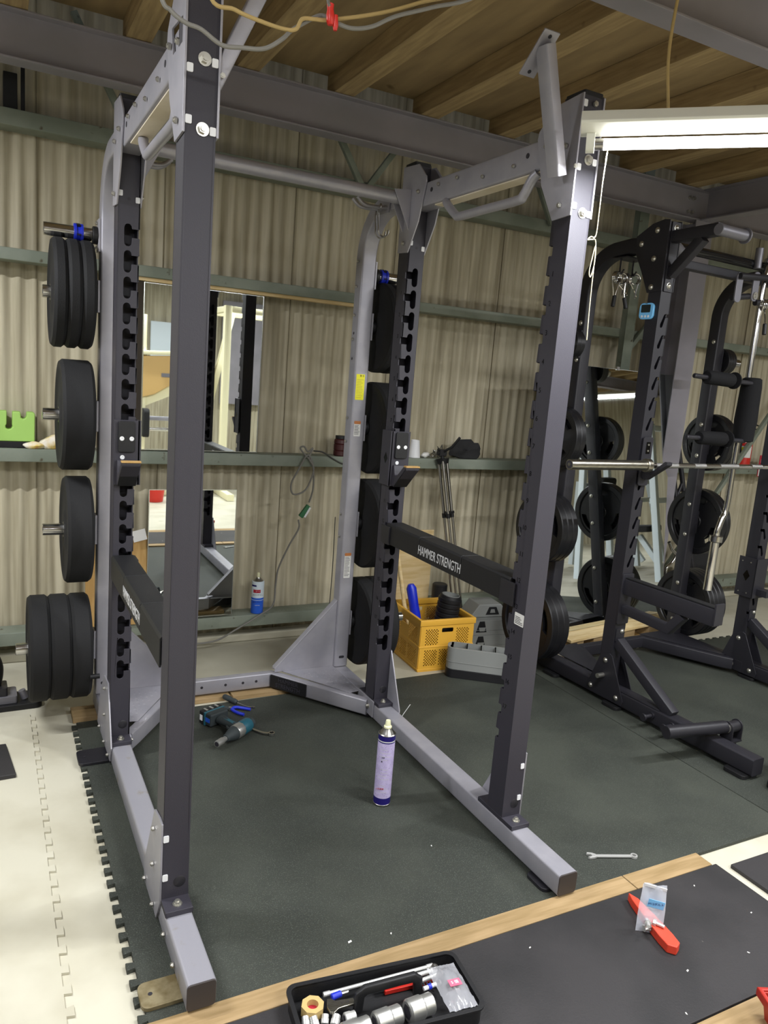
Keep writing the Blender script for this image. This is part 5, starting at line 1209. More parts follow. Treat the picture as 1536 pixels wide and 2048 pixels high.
dd = Vector((-.78, -.62, 0)).normalized()
lb = curved_patch(c, .0555, .070, .165, -55, 60, 'white_sticker', 'label', t, dirv=dd); curved_patch(c, .0560, .120, .155, -45, -8, 'yellow_sticker', 'label_patch', lb, dirv=dd); curved_patch(c, .0560, .075, .105, -40, -10, 'blue_can', 'label_patch', lb, dirv=dd); curved_patch(c, .0556, .215-.02, .205, -60, 60, 'white_sticker', 'label_band', t, dirv=dd)
mb = MB(); mb.cyl(c+Vector((.0, -.03, .335)), c+Vector((-.004, -.036, .335)), .022, 18); mb.build('yellow_tag', 'yellow_sticker', t)
t = thing('fire_sign', 'red and white instruction card hanging below the extinguisher', 'sign', (5.40, 2.23, 1.0)); mb = MB(); mb.box((5.33, 2.228, 1.06), (5.44, 2.232, 1.24)); mb.build('card', 'red_label', t)
mb = MB(); mb.box((5.335, 2.2265, 1.065), (5.435, 2.2278, 1.13)); mb.build('card_panel', 'white_sticker', t); text('lettering', '消火器', .030, (5.385, 2.2270, 1.19), (1,0,0), (0,0,1), 'white_plastic', t, .0003)
# ------------------------------------------------------------ machine foot at the left edge
t = thing('exercise_machine', 'foot of a dark exercise machine at the left edge by the wall', 'machine', (-.45, 1.76, -.014))
mb = MB(); mb.prism(rrect(.48, .16, .03, 6), (-.455, 1.765, -.0135), (1,.03,0), (-.03,1,0), .028); mb.build('base_foot', 'black_plastic', t, bevel=.003)
mb = MB(); mb.prism(rrect(.36, .12, .01, 3), (-.50, 1.765, .0150), (1,.03,0), (-.03,1,0), .035); mb.build('base_block', 'grip_grey', t, bevel=.002)
mb = MB(); mb.prism(rrect(.20, .10, .01, 3), (-.46, 1.765, .0505), (1,.03,0), (-.03,1,0), .040); mb.build('upper_block', 'black_paint', t, bevel=.002)
mb = MB(); mb.tube(smoothpath([(-.415, 1.765, .091), (-.405, 1.765, .15), (-.41, 1.765, .20), (-.45, 1.765, .30)], 6), .030, 18); mb.build('lever_arm', 'black_plastic', t)
mb = MB(); mb.cyl((-.300, 1.75, .060), (-.285, 1.75, .020), .016, 16); mb.build('adjuster', 'grip_grey', t)
mb = MB(); mb.box((-.447, 1.728, .11), (-.425, 1.734, .19)); mb.build('white_label', 'white_sticker', t)

# ------------------------------------------------------------ tools and bits on the mat
t = thing('parts_cleaner_can', 'tall lilac and navy spray can standing on the speckled mat', 'spray can', (.928, .40, 0)); c = Vector((.928, .40, .0005)); r = .0335
for pr, m_, nm in (([(r-.002, 0), (r+.001, .002), (r+.001, .006), (r, .007)], 'steel', 'bottom_rim'), ([(r, .0072), (r, .034)], 'navy', 'lower_band'), ([(r, .0342), (r, .262)], 'lilac_label', 'can_label'), ([(r, .2622), (r, .2665)], 'navy', 'ring'), ([(r, .2667), (r, .2705)], 'white_sticker', 'ring'), ([(r, .2707), (r, .290)], 'navy', 'upper_band'),
   ([(r, .2902), (r+.001, .293), (r-.002, .296), (r-.005, .294), (r-.008, .300), (.018, .312), (.0165, .316)], 'steel', 'shoulder'), ([(.0155, .3162), (.0155, .322), (.011, .326), (.0100, .340), (.0085, .3455)], 'cream_plastic', 'nozzle')):
    mb = MB(); mb.lathe(pr, c, (0,0,1), 36); mb.build(nm, m_, t)
dv = (Vector((-.43, -1.99, 0)) - Vector((c.x, c.y, 0))).normalized(); uu = Vector((0,0,1)).cross(dv); uu = uu if uu.cross(Vector((0,0,1))).dot(dv) > 0 else -uu
random.seed(3)
for i in range(14):
    z = .060 + i*.0135
    if i in (3, 8, 9): continue
    curved_patch(c, r+.0003, z, z+.0016, -50+random.uniform(0,20), 10+random.uniform(0,35), 'ink_light', 'fine_print', t, dirv=dv)
small_text('火気厳禁', .0080, .075, 'red_label', t, c, r, dv, uu, -.012); small_text('危険', .006, .205, 'ink_dark', t, c, r, dv, uu, -.008); small_text('▲', .008, .190, 'ink_dark', t, c, r, dv, uu, -.012)
# impact driver lying on its side
t = thing('impact_driver', 'teal and black cordless impact driver lying on the mat', 'power tool', (.53, 1.18, 0))
A = Vector((.433, 1.005, .030)); ax = Vector((.205, .150, .006)).normalized(); 
def seg(p, q, pr, m_, nm, n=28, par=t): mb = MB(); mb.lathe(pr, p, q, n); return mb.build(nm, m_, par)
seg(A, ax, [(.0135, 0), (.0150, .001), (.0150, .040), (.0120, .046), (.0118, .060)], 'tool_alu', 'socket_adapter')
mb = MB(); mb.cyl(A-ax*.0004, A+ax*.0004, .0108, 24); mb.build('socket_bore', 'ink_dark', t)
seg(A+ax*.060, ax, [(.016, 0), (.018, .004), (.019, .018), (.024, .028), (.030, .050), (.0315, .064)], 'tool_rubber', 'nose_cover')
seg(A+ax*.124, ax, [(.0325, 0), (.0335, .004), (.0335, .040), (.0325, .044)], 'tool_alu', 'hammer_case', 10)
seg(A+ax*.168, ax, [(.0325, 0), (.0335, .004), (.0330, .050), (.0300, .058)], 'teal_tool', 'motor_housing', 12)
seg(A+ax*.226, ax, [(.0285, 0), (.0270, .018), (.016, .024)], 'tool_rubber', 'rear_cap')
side = Vector((0,0,1)).cross(ax).normalized()   # handle runs to the left of the axis, lying flat
H0 = A+ax*.165+Vector((0,0,-.001)); Hd = (Vector((.470, 1.315, .036)) - H0).normalized()
mb = MB(); mb.sweep([H0+Hd*.022, H0+Hd*.05, H0+Hd*.09, H0+Hd*.135], [(.024*math.cos(2*PI*i/18), .017*math.sin(2*PI*i/18)) for i in range(18)], up=(0,0,1), scales=[1.05, .95, 1, 1.2]); mb.build('handle', 'tool_rubber', t)
mb = MB(); mb.sweep([H0+Hd*.020+Vector((0,0,.012)), H0+Hd*.06+Vector((0,0,.0135)), H0+Hd*.13+Vector((0,0,.014))], [(.009, .003), (-.009, .003), (-.009, -.003), (.009, -.003)], up=(0,0,1)); mb.build('handle_panel', 'teal_tool', t)
mb = MB(); q = H0+Hd*.030-ax*.030; mb.tube([q, q+Hd*.022-ax*.004, q+Hd*.040+ax*.006], .008, 12, scales=[1, .9, .5]); mb.build('trigger', 'tool_rubber', t)
mb = MB(); Bc = H0+Hd*.165; R = Matrix((Hd, Vector((0,0,1)).cross(Hd), Vector((0,0,1)))).transposed(); mb.obox(Bc+Vector((0,0,.0)), (.045, .105, .060), R); mb.build('battery_foot', 'tool_rubber', t, bevel=.008)
mb = MB(); mb.obox(Bc+Hd*.040, (.034, .112, .064), R); bt = mb.build('battery', 'black_plastic', t, bevel=.006)
for dz in (.012, 0, -.012):
    mb = MB(); mb.obox(Bc+Hd*.040+Vector((0,0,.0325+dz*0))+R.col[1]*dz*2.6, (.026, .010, .0015), R); mb.build('battery_rib', 'tool_alu', bt)
mb = MB(); mb.obox(Bc+Hd*.018+Vector((0,0,.0005)), (.010, .114, .0625), R); mb.build('teal_stripe', 'teal_tool', bt, bevel=.002)
mb = MB(); mb.obox(Bc+Hd*.0-R.col[1]*(.0530 if R.col[1].y > 0 else -.0530), (.030, .0015, .020), R); mb.build('blue_badge', 'blue_can', bt)
mb = MB(); mb.obox(Bc+Hd*.040-R.col[1]*(.0568 if R.col[1].y > 0 else -.0568), (.018, .0015, .026), R); mb.build('white_label', 'white_plastic', bt)
# pliers
t = thing('pliers', 'blue-handled pliers lying open behind the impact driver', 'pliers', (.61, 1.37, 0)); 
for pts in ([(.602, 1.362, .012), (.625, 1.372, .012), (.655, 1.352, .012), (.686, 1.330, .011)], [(.600, 1.360, .012), (.606, 1.335, .012), (.620, 1.305, .012), (.640, 1.285, .011)]):
    mb = MB(); mb.tube(smoothpath(pts, 6), .0075, 12); mb.build('handle', 'blue_plastic', t)
for s_ in (-1, 1):
    mb = MB(); mb.tube([(.598, 1.361+s_*.003, .012), (.575, 1.385+s_*.005, .012), (.553, 1.409+s_*.002, .012)], .0065, 8, scales=[1, 1, .45]); mb.build('jaw', 'tool_rubber', t)
mb = MB(); mb.cyl((.596, 1.364, .004), (.596, 1.364, .0205), .0085, 16); mb.build('rivet', 'steel', t)
# screwdriver with bent shaft
t = thing('screwdriver', 'black-handled hook tool lying at the rear cross tube', 'hand tool', (.64, 1.47, 0)); d_ = Vector((.050, -.105, -.0005)).normalized()
seg(Vector((.602, 1.500, .0172)), d_, [(.010, 0), (.0135, .006), (.0145, .04), (.011, .062), (.0135, .075), (.012, .09), (.006, .096)], 'tool_rubber', 'handle')
mb = MB(); mb.tube(smoothpath([(.644, 1.41, .0165), (.662, 1.39, .013), (.680, 1.375, .008), (.706, 1.360, .006)], 6), .0028, 10); mb.build('shaft', 'steel', t)
mb = MB(); mb.cyl((.704, 1.362, .006), (.716, 1.355, .006), .0055, 10); mb.build('tip', 'chrome', t)
# ring wrench under the driver
t = thing('ring_wrench', 'offset ring wrench poking out from under the impact driver', 'wrench', (.67, 1.09, 0)); 
mb = MB(); mb.sweep(smoothpath([(.620, 1.165, .006), (.645, 1.125, .006), (.668, 1.085, .009), (.690, 1.072, .009)], 6), [(.007, .0028), (-.007, .0028), (-.007, -.0028), (.007, -.0028)], up=(0,0,1)); mb.build('shank', 'chrome', t, bevel=.0008)
mb = MB(); mb.prism(circ(0,0,.0150,28), (.703, 1.066, .002), (1,0,0), (0,1,0), .012, holes=[circ(0,0,.0098,12)]); mb.build('ring', 'chrome', t, bevel=.001)
# combination wrench right of the rack foot
t = thing('combination_wrench', 'chrome combination wrench lying on the mat right of the rack foot', 'wrench', (1.56, -.21, 0))
P0 = Vector((1.492, -.183, .006)); P1 = Vector((1.634, -.238, .006)); dx = (P1-P0).normalized(); dy = Vector((-dx.y, dx.x, 0))
mb = MB(); mb.obox((P0+P1)/2, ((P1-P0).length-.018, .0125, .006), Matrix((dx, dy, Vector((0,0,1)))).transposed()); sh = mb.build('shank', 'tool_steel', t, bevel=.001)
mb = MB(); mb.prism([(-.002, -.012), (-.020, -.015), (-.024, -.009), (-.010, -.007), (-.007, 0), (-.010, .007), (-.024, .010), (-.020, .016), (-.002, .013), (.010, .006), (.010, -.006)], P0-Vector((0,0,.0045)), dx, dy, .009); mb.build('open_jaw', 'tool_steel', t, bevel=.001)
mb = MB(); mb.prism(circ(0,0,.0125,24), P1-Vector((0,0,.0045)), dx, dy, .009, holes=[circ(0,0,.0075,12)]); mb.build('ring', 'tool_steel', t, bevel=.001)
# orange pad and the zip bag
MZ = .0142
t = thing('orange_pad', 'orange-red wedge-shaped plastic bar lying on the black mat', 'plastic bar', (1.40, -.55, MZ))
ua = Vector((-.049, -.235, 0)).normalized(); ub = Vector((-ua.y, ua.x, 0))
P = [(-.012, -.004), (.02, -.012), (.10, -.020), (.185, -.024), (.222, -.022), (.238, .0), (.222, .022), (.185, .024), (.10, .020), (.02, .012)]
mb = MB(); o = Vector((1.424, -.430, MZ)); mb.prism(P, o, ua, ub, .028); ob = mb.build('pad_body', 'orange_red_pad', t, bevel=.003)
t = thing('zip_bag', 'clear zip bag of bolts with blue writing standing against the orange bar', 'plastic bag', (1.38, -.56, MZ))
def bag_sheet(c, u, w, hgt, lean, m_, nm, bulge, seed, par):
    random.seed(seed); V = []; F = []; nu, nv = 12, 16; u = Vector(u).normalized(); nrm = Vector((u.y, -u.x, 0))
    for s_ in (-1, 1):
        for j_ in range(nv+1):
            for i in range(nu+1):
                a = i/nu-.5; b = j_/nv; bb = bulge*math.sin(PI*min(1, b*1.25) if b < .8 else 0)*math.cos(PI*a)*(1-b)**.5 if b < 1 else 0
                V.append(Vector(c) + u*(a*w*(1-.15*(b > .5)*(b-.5))) + Vector(lean)*b + Vector((0,0,hgt*b)) + nrm*(s_*(bb+.0006) + .004*math.sin(9*a+5*b+seed)*b + random.uniform(-.0014, .0014)))
    N_ = (nu+1)*(nv+1)
    for s_ in (0, 1):
        for j_ in range(nv):
            for i in range(nu):
                q = s_*N_ + j_*(nu+1)+i; f = (q, q+1, q+nu+2, q+nu+1); F.append(f if s_ else f[::-1])
    mb = MB(); mb.add(V, F); return mb.build(nm, m_, par)
cb = Vector((1.372, -.558, MZ+.001)); ub_ = (.82, -.57, 0)
film = bag_sheet(cb, ub_, .080, .135, (.035, .030, 0), 'clear_plastic', 'film', .014, 2, t)
mb = MB(); mb.obox(cb+Vector((.034, .027, .128)), (.072, .0035, .010), (0, math.radians(8), math.radians(-35))); mb.build('zip_strip', 'white_plastic', t, bevel=.001)
mb = MB(); mb.obox(cb+Vector((.020, .004, .088)), (.050, .0015, .026), (0, math.radians(8), math.radians(-35))); wl = mb.build('blue_writing_patch', 'light_blue', t)
text('writing', 'M12ボルト', .010, cb+Vector((.0195, .0030, .088)), (.82, -.57, 0), (0,0,1), 'navy', wl, .0002)
for i, (dx_, dy_, dz_) in enumerate(((-.016, .008, .012), (.004, -.006, .014), (.020, -.012, .011), (-.004, .004, .032), (.012, -.002, .034))):
    mb = MB(); p = cb+Vector((dx_, dy_, dz_)); a = Vector((math.cos(i*1.3), math.sin(i*1.3), .3*(i % 2))).normalized(); mb.cyl(p, p+a*.009, .0105, 6); mb.cyl(p+a*.009, p+a*.034, .0055, 12); mb.build('bolt', 'tool_steel', t)
# ------------------------------------------------------------ tool tray
t = thing('tool_box', 'black open plastic tool box tray full of sockets on the front mat', 'tool box', (.47, -.52, MZ), (0,0,math.radians(-7.1)))
Mb = Matrix.Translation((.469, -.516, MZ)) @ Matrix.Rotation(math.radians(-6.6), 4, 'Z'); tw, td, th_ = .476, .200, .050
def TB(mb): mb.M = Mb; return mb
out = rrect(tw, td, .025, 5); inn = rrect(tw-.012, td-.012, .020, 5)
mb = TB(MB()); mb.prism(out, (0,0,.0), (1,0,0), (0,1,0), .004); mb.build('tray_bottom', 'black_plastic', t)
mb = TB(MB()); mb.prism(out, (0,0,.0042), (1,0,0), (0,1,0), th_-.0042, holes=[inn]); mb.build('tray_wall', 'black_plastic', t)
mb = TB(MB()); mb.prism(rrect(tw+.012, td+.012, .028, 5), (0,0,th_-.004), (1,0,0), (0,1,0), .006, holes=[inn]); mb.build('tray_rim', 'black_plastic', t, bevel=.0015)
mb = TB(MB()); mb.rtube([(-.068, .018, .012), (-.065, .018, .058), (-.050, .018, .070), (.085, .024, .070), (.100, .024, .058), (.103, .024, .012)], .024, .016, up=(0,1,0), r=.004); mb.build('carry_handle', 'black_plastic', t)
def inbox(name, label, cat, group=None): return thing(name, label, cat, Mb @ Vector((0,0,.005)), (0,0,math.radians(-7.1)), group)
def rod(name, label, cat, a, b, r, m_, grp=None, ends=None):
    o = inbox(name, label, cat, grp); mb = TB(MB()); mb.cyl(a, b, r, 14); mb.build('shaft', m_, o)
    a = Vector(a); b = Vector(b); d = (b-a).normalized()
    for p, q in ((a, -1), (b, 1)):
        mb = TB(MB()); mb.cyl(p-d*q*.012, p+d*q*.006, r*1.35, 12); mb.build('end_fitting', m_, o)
    return o
rod('extension_bar', 'longest pale extension bar along the back of the tool tray', 'extension bar', (-.140, .072, .030), (.165, .081, .036), .0048, 'tool_steel', 'extension bars in the tool tray')
rod('extension_bar', 'medium chrome extension bar in front of the longest one', 'extension bar', (.010, .060, .028), (.172, .069, .032), .0060, 'tool_steel', 'extension bars in the tool tray')
rod('extension_bar', 'short chrome extension bar nearest the tray handle', 'extension bar', (.110, .047, .026), (.172, .053, .030), .0060, 'tool_steel', 'extension bars in the tool tray')
o = inbox('hex_key_set', 'red-striped hex key set lying between the extension bars', 'hex keys'); mb = TB(MB()); mb.box((.02, .050, .006), (.165, .058, .018)); mb.build('holder', 'red_plastic', o, bevel=.001)
for i in range(6):
    mb = TB(MB()); mb.cyl((.108+.010*i, .030, .022), (.108+.010*i, .044, .022), .003, 6); mb.build('key', 'ink_dark', o)
o = inbox('tape_roll', 'pale yellow roll with a dark red core in the left of the tray', 'tape'); mb = TB(MB()); mb.prism(circ(0,0,.030,8), (-.182, .046, .008), (1,0,0), (0,1,0), .026, holes=[circ(0,0,.0150,20)]); mb.build('roll', 'clay_yellow', o)
mb = TB(MB()); mb.cyl((-.182, .046, .010), (-.182, .046, .018), .0148, 20); mb.build('core', 'red_label', o)
o = inbox('blue_bit', 'blue plastic bit driver beside the tray handle', 'driver bit'); mb = TB(MB()); mb.cyl((-.128, .058, .030), (-.100, .062, .031), .0085, 16, ch=.002); mb.build('grip', 'blue_plastic', o); mb = TB(MB()); mb.cyl((-.100, .062, .031), (-.080, .064, .031), .004, 6); mb.build('bit', 'steel', o)
o = inbox('adjustable_wrench', 'silver wrench with stamped lettering left of the tray handle', 'wrench'); mb = TB(MB()); mb.prism([(-.148, .030), (-.142, .054), (-.130, .054), (-.122, .044), (-.074, .040), (-.074, .022), (-.120, .018), (-.135, .008), (-.145, .012)], (0,0,.024), (1,0,0), (0,1,0), .008); w_ = mb.build('body', 'brushed_steel', o, bevel=.0015); text('stamp', '17 19', .010, Mb @ Vector((-.100, .031, .0322)), Mb.to_3x3() @ Vector((1,0,0)), Mb.to_3x3() @ Vector((0,1,0)), 'ink_dark', w_, .0003)
def sock(x, y, z, r, l, ang, label, m_='tool_steel', tilt=0.):
    o = inbox('socket', label, 'socket', 'sockets in the tool tray'); a = Vector((x,y,z)); d = Vector((math.cos(math.radians(ang)), math.sin(math.radians(ang)), tilt)).normalized()
    mb = TB(MB()); mb.lathe([(r*.85, 0), (r, l*.06), (r, l*.55), (r*.90, l*.6), (r*.90, l*.96), (r*.8, l)], a, d, 28); mb.build('socket_body', m_, o)
    mb = TB(MB()); mb.cyl(a-d*.0003, a+d*.0004, r*.66, 6); mb.build('hex_opening', 'ink_dark', o)
sock(-.210, .004, .012, .011, .024, 80, 'leftmost small chrome socket in the tray', tilt=.4)
sock(-.186, -.002, .012, .011, .024, 95, 'second small chrome socket from the left in the tray', tilt=.6)
sock(-.162, .000, .012, .010, .022, 70, 'third small chrome socket from the left in the tray', tilt=.7)
sock(-.140, -.012, .012, .012, .026, 60, 'fourth small chrome socket, touching the big socket', tilt=.4)
sock(-.196, -.034, .012, .011, .024, 120, 'small chrome socket nearest the tray front corner', tilt=.5)
sock(-.112, -.006, .020, .014, .030, 5, 'mid-size chrome socket left of the tray handle')
sock(-.135, -.060, .030, .026, .075, 8, 'leftmost of the three big grey impact sockets', 'tool_alu')
sock(-.048, -.052, .032, .027, .075, 8, 'middle of the three big grey impact sockets', 'tool_alu')
sock(.044, -.044, .034, .029, .075, 8, 'rightmost of the three big grey impact sockets', 'tool_alu')
o = inbox('spark_plug_socket', 'white and blue bit holder right of the tray handle', 'bit holder'); mb = TB(MB()); mb.cyl((.112, .008, .040), (.150, .012, .042), .0055, 14); mb.build('body', 'white_plastic', o); mb = TB(MB()); mb.cyl((.126, .0095, .0407), (.135, .0104, .0412), .0075, 14); mb.build('band', 'blue_plastic', o)
o = inbox('parts_bag', 'clear bag of washers with a pink label in the right of the tray', 'plastic bag')
random.seed(12); V = []; F = []; nu = nv = 16
for j_ in range(nv+1):
    for i in range(nu+1):
        a, b = i/nu, j_/nv; x = .142+.082*a; y = -.090+.150*b; z = .050 + .022*math.sin(PI*a)*math.sin(PI*b) + random.uniform(-.0025, .0025); V.append((x, y, z))
for j_ in range(nv):
    for i in range(nu): q = j_*(nu+1)+i; F.append((q, q+1, q+nu+2, q+nu+1))
mb = TB(MB()); mb.add(V, F); mb.build('film', 'clear_plastic_denser', o)
mb = TB(MB()); mb.obox((.182, -.030, .0765), (.034, .022, .0012), (0, 0, 0)); pl_ = mb.build('pink_label', 'pink_label', o) if 'pink_label' in MATS else None
if pl_ is None: mat('pink_label', 'e0647f', .5); pl_ = mb.build('pink_label', 'pink_label', o)
text('label_text', '5 個', .012, Mb @ Vector((.182, -.030, .0772)), Mb.to_3x3() @ Vector((1,0,0)), Mb.to_3x3() @ Vector((0,1,0)), 'white_plastic', pl_, .0002)
for i, (x, y) in enumerate(((.158, .018), (.192, .010), (.200, -.012), (.165, -.062), (.190, -.058), (.178, .045), (.172, .070))):
    mb = TB(MB()); mb.prism(circ(0,0,.0095,18), (x, y, .040), (1,0,.2*(i % 2)), (0,1,.15), .003, holes=[circ(0,0,.0045,12)]); mb.build('washer', 'chrome', o)
# red basket corner, bottom right
t = thing('red_basket', 'red plastic basket with a rim at the bottom right corner', 'basket', (1.50, -.93, 0)); 
Mr = Matrix.Translation((1.468, -1.015, -.0135)) @ Matrix.Rotation(math.radians(-25), 4, 'Z')
mb = MB(Mr); mb.add([(-.075,-.06,0),(.075,-.06,0),(.075,.06,0),(-.075,.06,0),(-.09,-.075,.10),(.09,-.075,.10),(.09,.075,.10),(-.09,.075,.10),(-.085,-.07,.10),(.085,-.07,.10),(.085,.07,.10),(-.085,.07,.10),(-.071,-.056,.006),(.071,-.056,.006),(.071,.056,.006),(-.071,.056,.006)],
  [(3,2,1,0),(0,1,5,4),(1,2,6,5),(2,3,7,6),(3,0,4,7),(4,5,9,8),(5,6,10,9),(6,7,11,10),(7,4,8,11),(8,9,13,12),(9,10,14,13),(10,11,15,14),(11,8,12,15),(12,13,14,15)]); mb.build('tub', 'basket_red', t, bevel=.002)
mb = MB(Mr); mb.rtube([(-.094, -.079, .092), (.094, -.079, .092), (.094, .079, .092), (-.094, .079, .092)], .012, .026, r=.003, closed=True); mb.build('rim', 'basket_red', t)
# scraps on the mats: small paper bits and a zip tie
for i, (x, y, z, sc, r_) in enumerate(((1.155, 1.367, 0, .006, .4), (.97, .085, 0, .004, 1.1), (.50, -.235, 0, .007, .2), (.63, -.25, 0, .004, .9), (1.36, -.72, MZ, .005, .3), (1.60, -.74, MZ, .004, 1.9), (1.77, -.62, MZ, .004, .2), (1.70, -.45, MZ, .004, .7), (.98, -.47, MZ, .004, .3), (1.23, -.83, MZ, .004, 1.2))):
    mb = MB(Matrix.Translation((x, y, z+.0004)) @ Matrix.Rotation(r_, 4, 'Z')); mb.prism([(-sc, -sc*.5), (sc*.9, -sc*.4), (sc, sc*.5), (-sc*.6, sc*.5)], (0,0,0), (1,0,0), (0,1,0), .0008)
    tag(mb.build('paper_scrap', 'white_sticker'), 'tiny pale scrap lying on the %s mat' % ('speckled' if z == 0 else 'black'), 'scrap', 'tiny scraps on the ' + ('speckled mat' if z == 0 else 'black mat'))
mb = MB(); mb.tube([(WX+S+.008, .93, .04), (WX+S+.05, .97, .055), (WX+S+.115, 1.02, .075)], .0016, 8); tag(mb.build('zip_tie', 'ink_light'), 'thin pale cable tie sticking out at the foot of the right rear post', 'cable tie')
# ------------------------------------------------------------ the gym behind the photographer (seen in the mirrors)
def refl_thing(name, label, cat, loc): return thing(name, label, cat, loc)
# cream power rack
t = refl_thing('cream_rack', 'cream painted power rack seen in the wall mirror', 'power rack', (2.3, -3.3, -.014))
for x, y in ((2.22, -2.95), (2.22, -4.0), (3.3, -2.95), (3.3, -4.0)):
    mb = MB(); mb.rtube([(x, y, .07), (x, y, 2.35)], .085, .085, up=(0,1,0), r=.006); mb.build('upright', 'cream_paint', t)
for x in (2.22, 3.3):
    mb = MB(); mb.rtube([(x, -4.3, .03), (x, -2.6, .03)], .085, .08, r=.006); mb.build('base_tube', 'cream_paint', t)
    mb = MB(); mb.rtube([(x, -4.0, 2.31), (x, -2.95, 2.31)], .07, .07, r=.006); mb.build('top_member', 'cream_paint', t)
    mb = MB(); mb.rtube([(x, -4.25, .06), (x, -4.02, 1.5)], .06, .06, up=(1,0,0), r=.005); mb.build('brace', 'cream_paint', t)
for y in (-2.95, -4.0):
    mb = MB(); mb.rtube([(2.265, y, 2.31), (3.255, y, 2.31)], .07, .07, r=.006); mb.build('cross_member', 'cream_paint', t)
mb = MB(); mb.rtube([(2.02, -3.1, .9), (2.38, -3.3, 2.3)], .07, .07, up=(0,1,0), r=.006); mb.build('slanted_arm', 'cream_paint', t)
for z in (1.06, 1.52):
    mb = MB(); mb.cyl((2.17, -3.4, z), (1.85, -3.4, z), .025, 20); mb.build('weight_horn', 'chrome', t)
for i, (x, z, R_) in enumerate(((2.10, 1.06, .20), (2.05, 1.06, .20), (2.00, 1.06, .20), (2.10, 1.52, .17), (2.05, 1.52, .17))):
    mb = MB(); mb.prism(circ(0,0,R_,48), (x-.02, -3.4, z), (0,1,0), (0,0,1), .038, holes=[circ(0,0,.027,20)]); tag(mb.build('iron_plate', 'rubber_iron', bevel=.006), 'black iron plate on the cream rack, %s on the %s horn' % (('nearest the post', 'in the middle', 'outermost')[i % 3] if i < 3 else ('inner', 'outer')[i-3], 'lower' if i < 3 else 'upper'), 'weight plate', 'iron plates on the cream rack')
# cream and orange machine
t = refl_thing('orange_machine', 'cream weight machine with an orange-yellow shroud seen in the wall mirror', 'machine', (1.45, -3.2, -.014))
P = [(1.18, 1.66), (1.72, 1.70), (1.98, 1.66), (1.98, 1.30), (1.60, 1.36), (1.38, 1.22), (1.18, 1.16)]
mb = MB(); mb.prism(P, (0, -3.0, 0), (1,0,0), (0,0,1), .16); mb.build('shroud', 'orange_panel', t, bevel=.01)
mb = MB(); mb.rtube([(1.15, -3.08, 1.70), (2.02, -3.08, 1.74)], .20, .05, r=.006); mb.build('top_trim', 'cream_paint', t)
mb = MB(); mb.rtube([(1.15, -3.08, 1.12), (1.60, -3.08, 1.325), (2.02, -3.08, 1.27)], .20, .04, up=(0,1,0), r=.006) ; mb.build('bottom_trim', 'cream_paint', t)
mb = MB(); mb.box((1.45, -2.996, 1.43), (1.85, -2.99, 1.475)); nm = mb.build('name_plate', 'grip_grey', t)
for x in (1.24, 1.90):
    mb = MB(); mb.rtube([(x, -3.08, .03), (x, -3.08, 2.15)], .08, .08, up=(0,1,0), r=.006); mb.build('upright', 'cream_paint', t)
mb = MB(); mb.rtube([(1.24, -3.08, .03), (1.90, -3.08, .03)], .08, .08, r=.006); mb.build('base_tube', 'cream_paint', t)
mb = MB(); mb.rtube([(1.30, -2.98, .93), (1.78, -2.98, .93)], .04, .05, r=.004); mb.build('lever', 'silver_paint', t)
mb = MB(); mb.cyl((1.30, -2.95, .80), (1.75, -2.95, .80), .022, 20); mb.build('bar', 'chrome', t)
mb = MB(); mb.prism(rrect(.20, .34, .05, 6), (1.22, -2.90, .88), (0,1,0), (0,0,1), .07); mb.build('pad', 'black_cloth', t, bevel=.01)
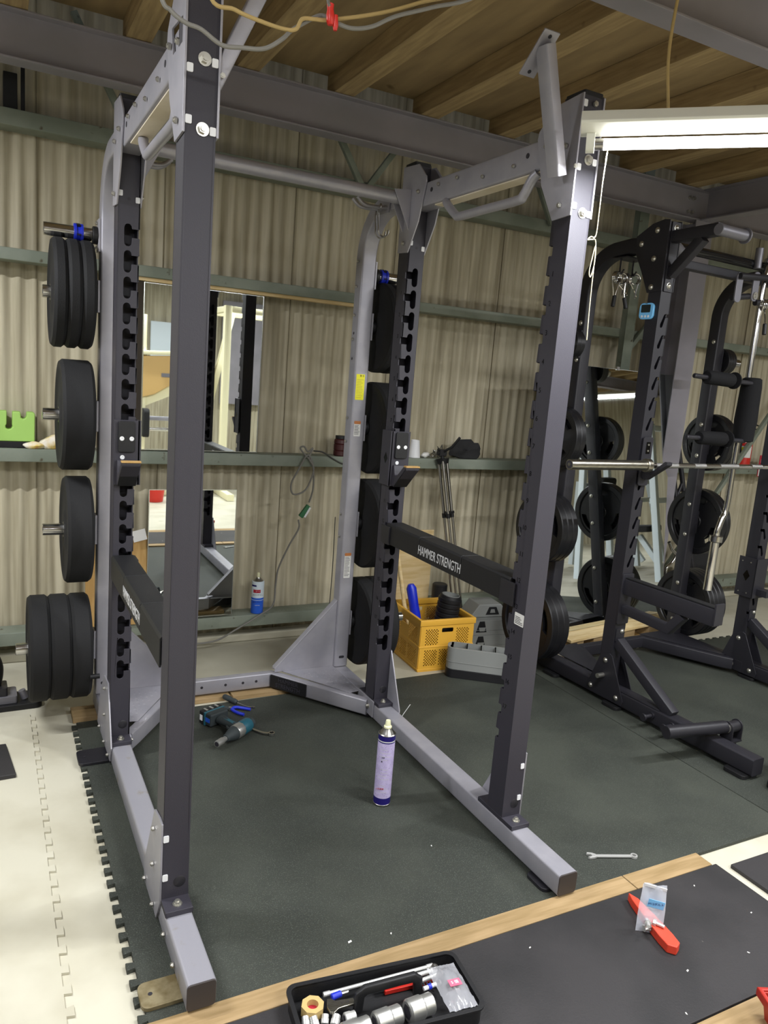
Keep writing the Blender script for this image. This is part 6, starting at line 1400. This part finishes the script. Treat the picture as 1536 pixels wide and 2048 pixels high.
# white machines further back
for i, (x, y, l) in enumerate(((6.9, .1, 'white cable machine with black pads, nearer one seen in the leaning mirror'), (8.6, -1.0, 'white leg machine with black pads, right one seen in the leaning mirror'))):
    t = refl_thing('white_machine', l, 'machine', (x, y, -.014))
    for dx, dy in ((-.4, -.5), (.4, -.5), (-.4, .5), (.4, .5)):
        mb = MB(); mb.rtube([(x+dx, y+dy, .02), (x+dx*.6, y+dy*.8, 1.75 if i == 0 else 1.2)], .07, .07, up=(0,1,0), r=.005); mb.build('leg', 'white_machine', t)
    for z, k_ in ((.9, .8), (1.70 if i == 0 else 1.15, .6)):
        mb = MB(); mb.rtube([(x-.4*k_, y-.42, z), (x+.4*k_, y-.42, z)], .06, .06, r=.005); mb.build('cross_tube', 'white_machine', t)
        mb = MB(); mb.rtube([(x-.4*k_, y+.42, z), (x+.4*k_, y+.42, z)], .06, .06, r=.005); mb.build('cross_tube', 'white_machine', t)
    mb = MB(); mb.M = Matrix.Translation((x, y, .55)); mb.prism(rrect(.36, .60, .05, 6), (0,0,0), (1,0,0), (0,1,0), .07); mb.build('seat_pad', 'black_cloth', t, bevel=.015)
    mb = MB(); mb.M = Matrix.Translation((x, y-.30, .92)) @ Matrix.Rotation(math.radians(-15), 4, 'X'); mb.prism(rrect(.34, .55, .05, 6), (0,0,0), (1,0,0), (0,0,1), .07); mb.build('back_pad', 'black_cloth', t, bevel=.015)
    mb = MB(); mb.rtube([(x, y+.4, .05), (x, y+.1, .50)], .06, .06, up=(1,0,0), r=.005); mb.build('seat_post', 'white_machine', t)
t = refl_thing('flat_bench', 'black padded bench standing behind the photographer', 'bench', (1.0, -3.9, -.014))
mb = MB(); mb.M = Matrix.Translation((.9, -4.4, .42)); mb.prism(rrect(.30, 1.15, .04, 6), (0,0,0), (1,0,0), (0,1,0), .07); mb.build('pad', 'black_cloth', t, bevel=.012)
for y in (-4.85, -3.95):
    mb = MB(); mb.rtube([(.9, y, .0), (.9, y, .42)], .06, .06, up=(0,1,0), r=.005); mb.build('leg', 'cream_paint', t)
    mb = MB(); mb.rtube([(.65, y, .02), (1.15, y, .02)], .06, .05, r=.005); mb.build('foot', 'cream_paint', t)
mb = MB(); mb.box((3.5, -7.9, .9), (5.4, -7.86, 2.8)); tag(mb.build('blackboard', 'beam_steel', bevel=.004), 'dark grey board on the far wall seen in the mirror', 'board')
mb = MB(); mb.box((2.2, -7.9, 1.1), (2.75, -7.86, 2.3)); tag(mb.build('window_panel', 'white_machine', bevel=.004), 'pale window panel on the far wall seen in the mirror', 'panel')
t = refl_thing('red_bucket', 'red bucket standing on the floor, seen in the low wall mirror', 'bucket', (1.32, -2.65, -.014)); mb = MB(); mb.lathe([(.09, 0), (.095, .004), (.125, .26), (.130, .262), (.130, .275), (.120, .275), (.088, .012), (0, .010)], (1.32, -2.65, -.0135), (0,0,1), 32); mb.build('tub', 'red_plastic', t)
# make sure every part keeps only what a part may carry
for o in bpy.data.objects:
    if o.parent and 'category' in o: del o['category']
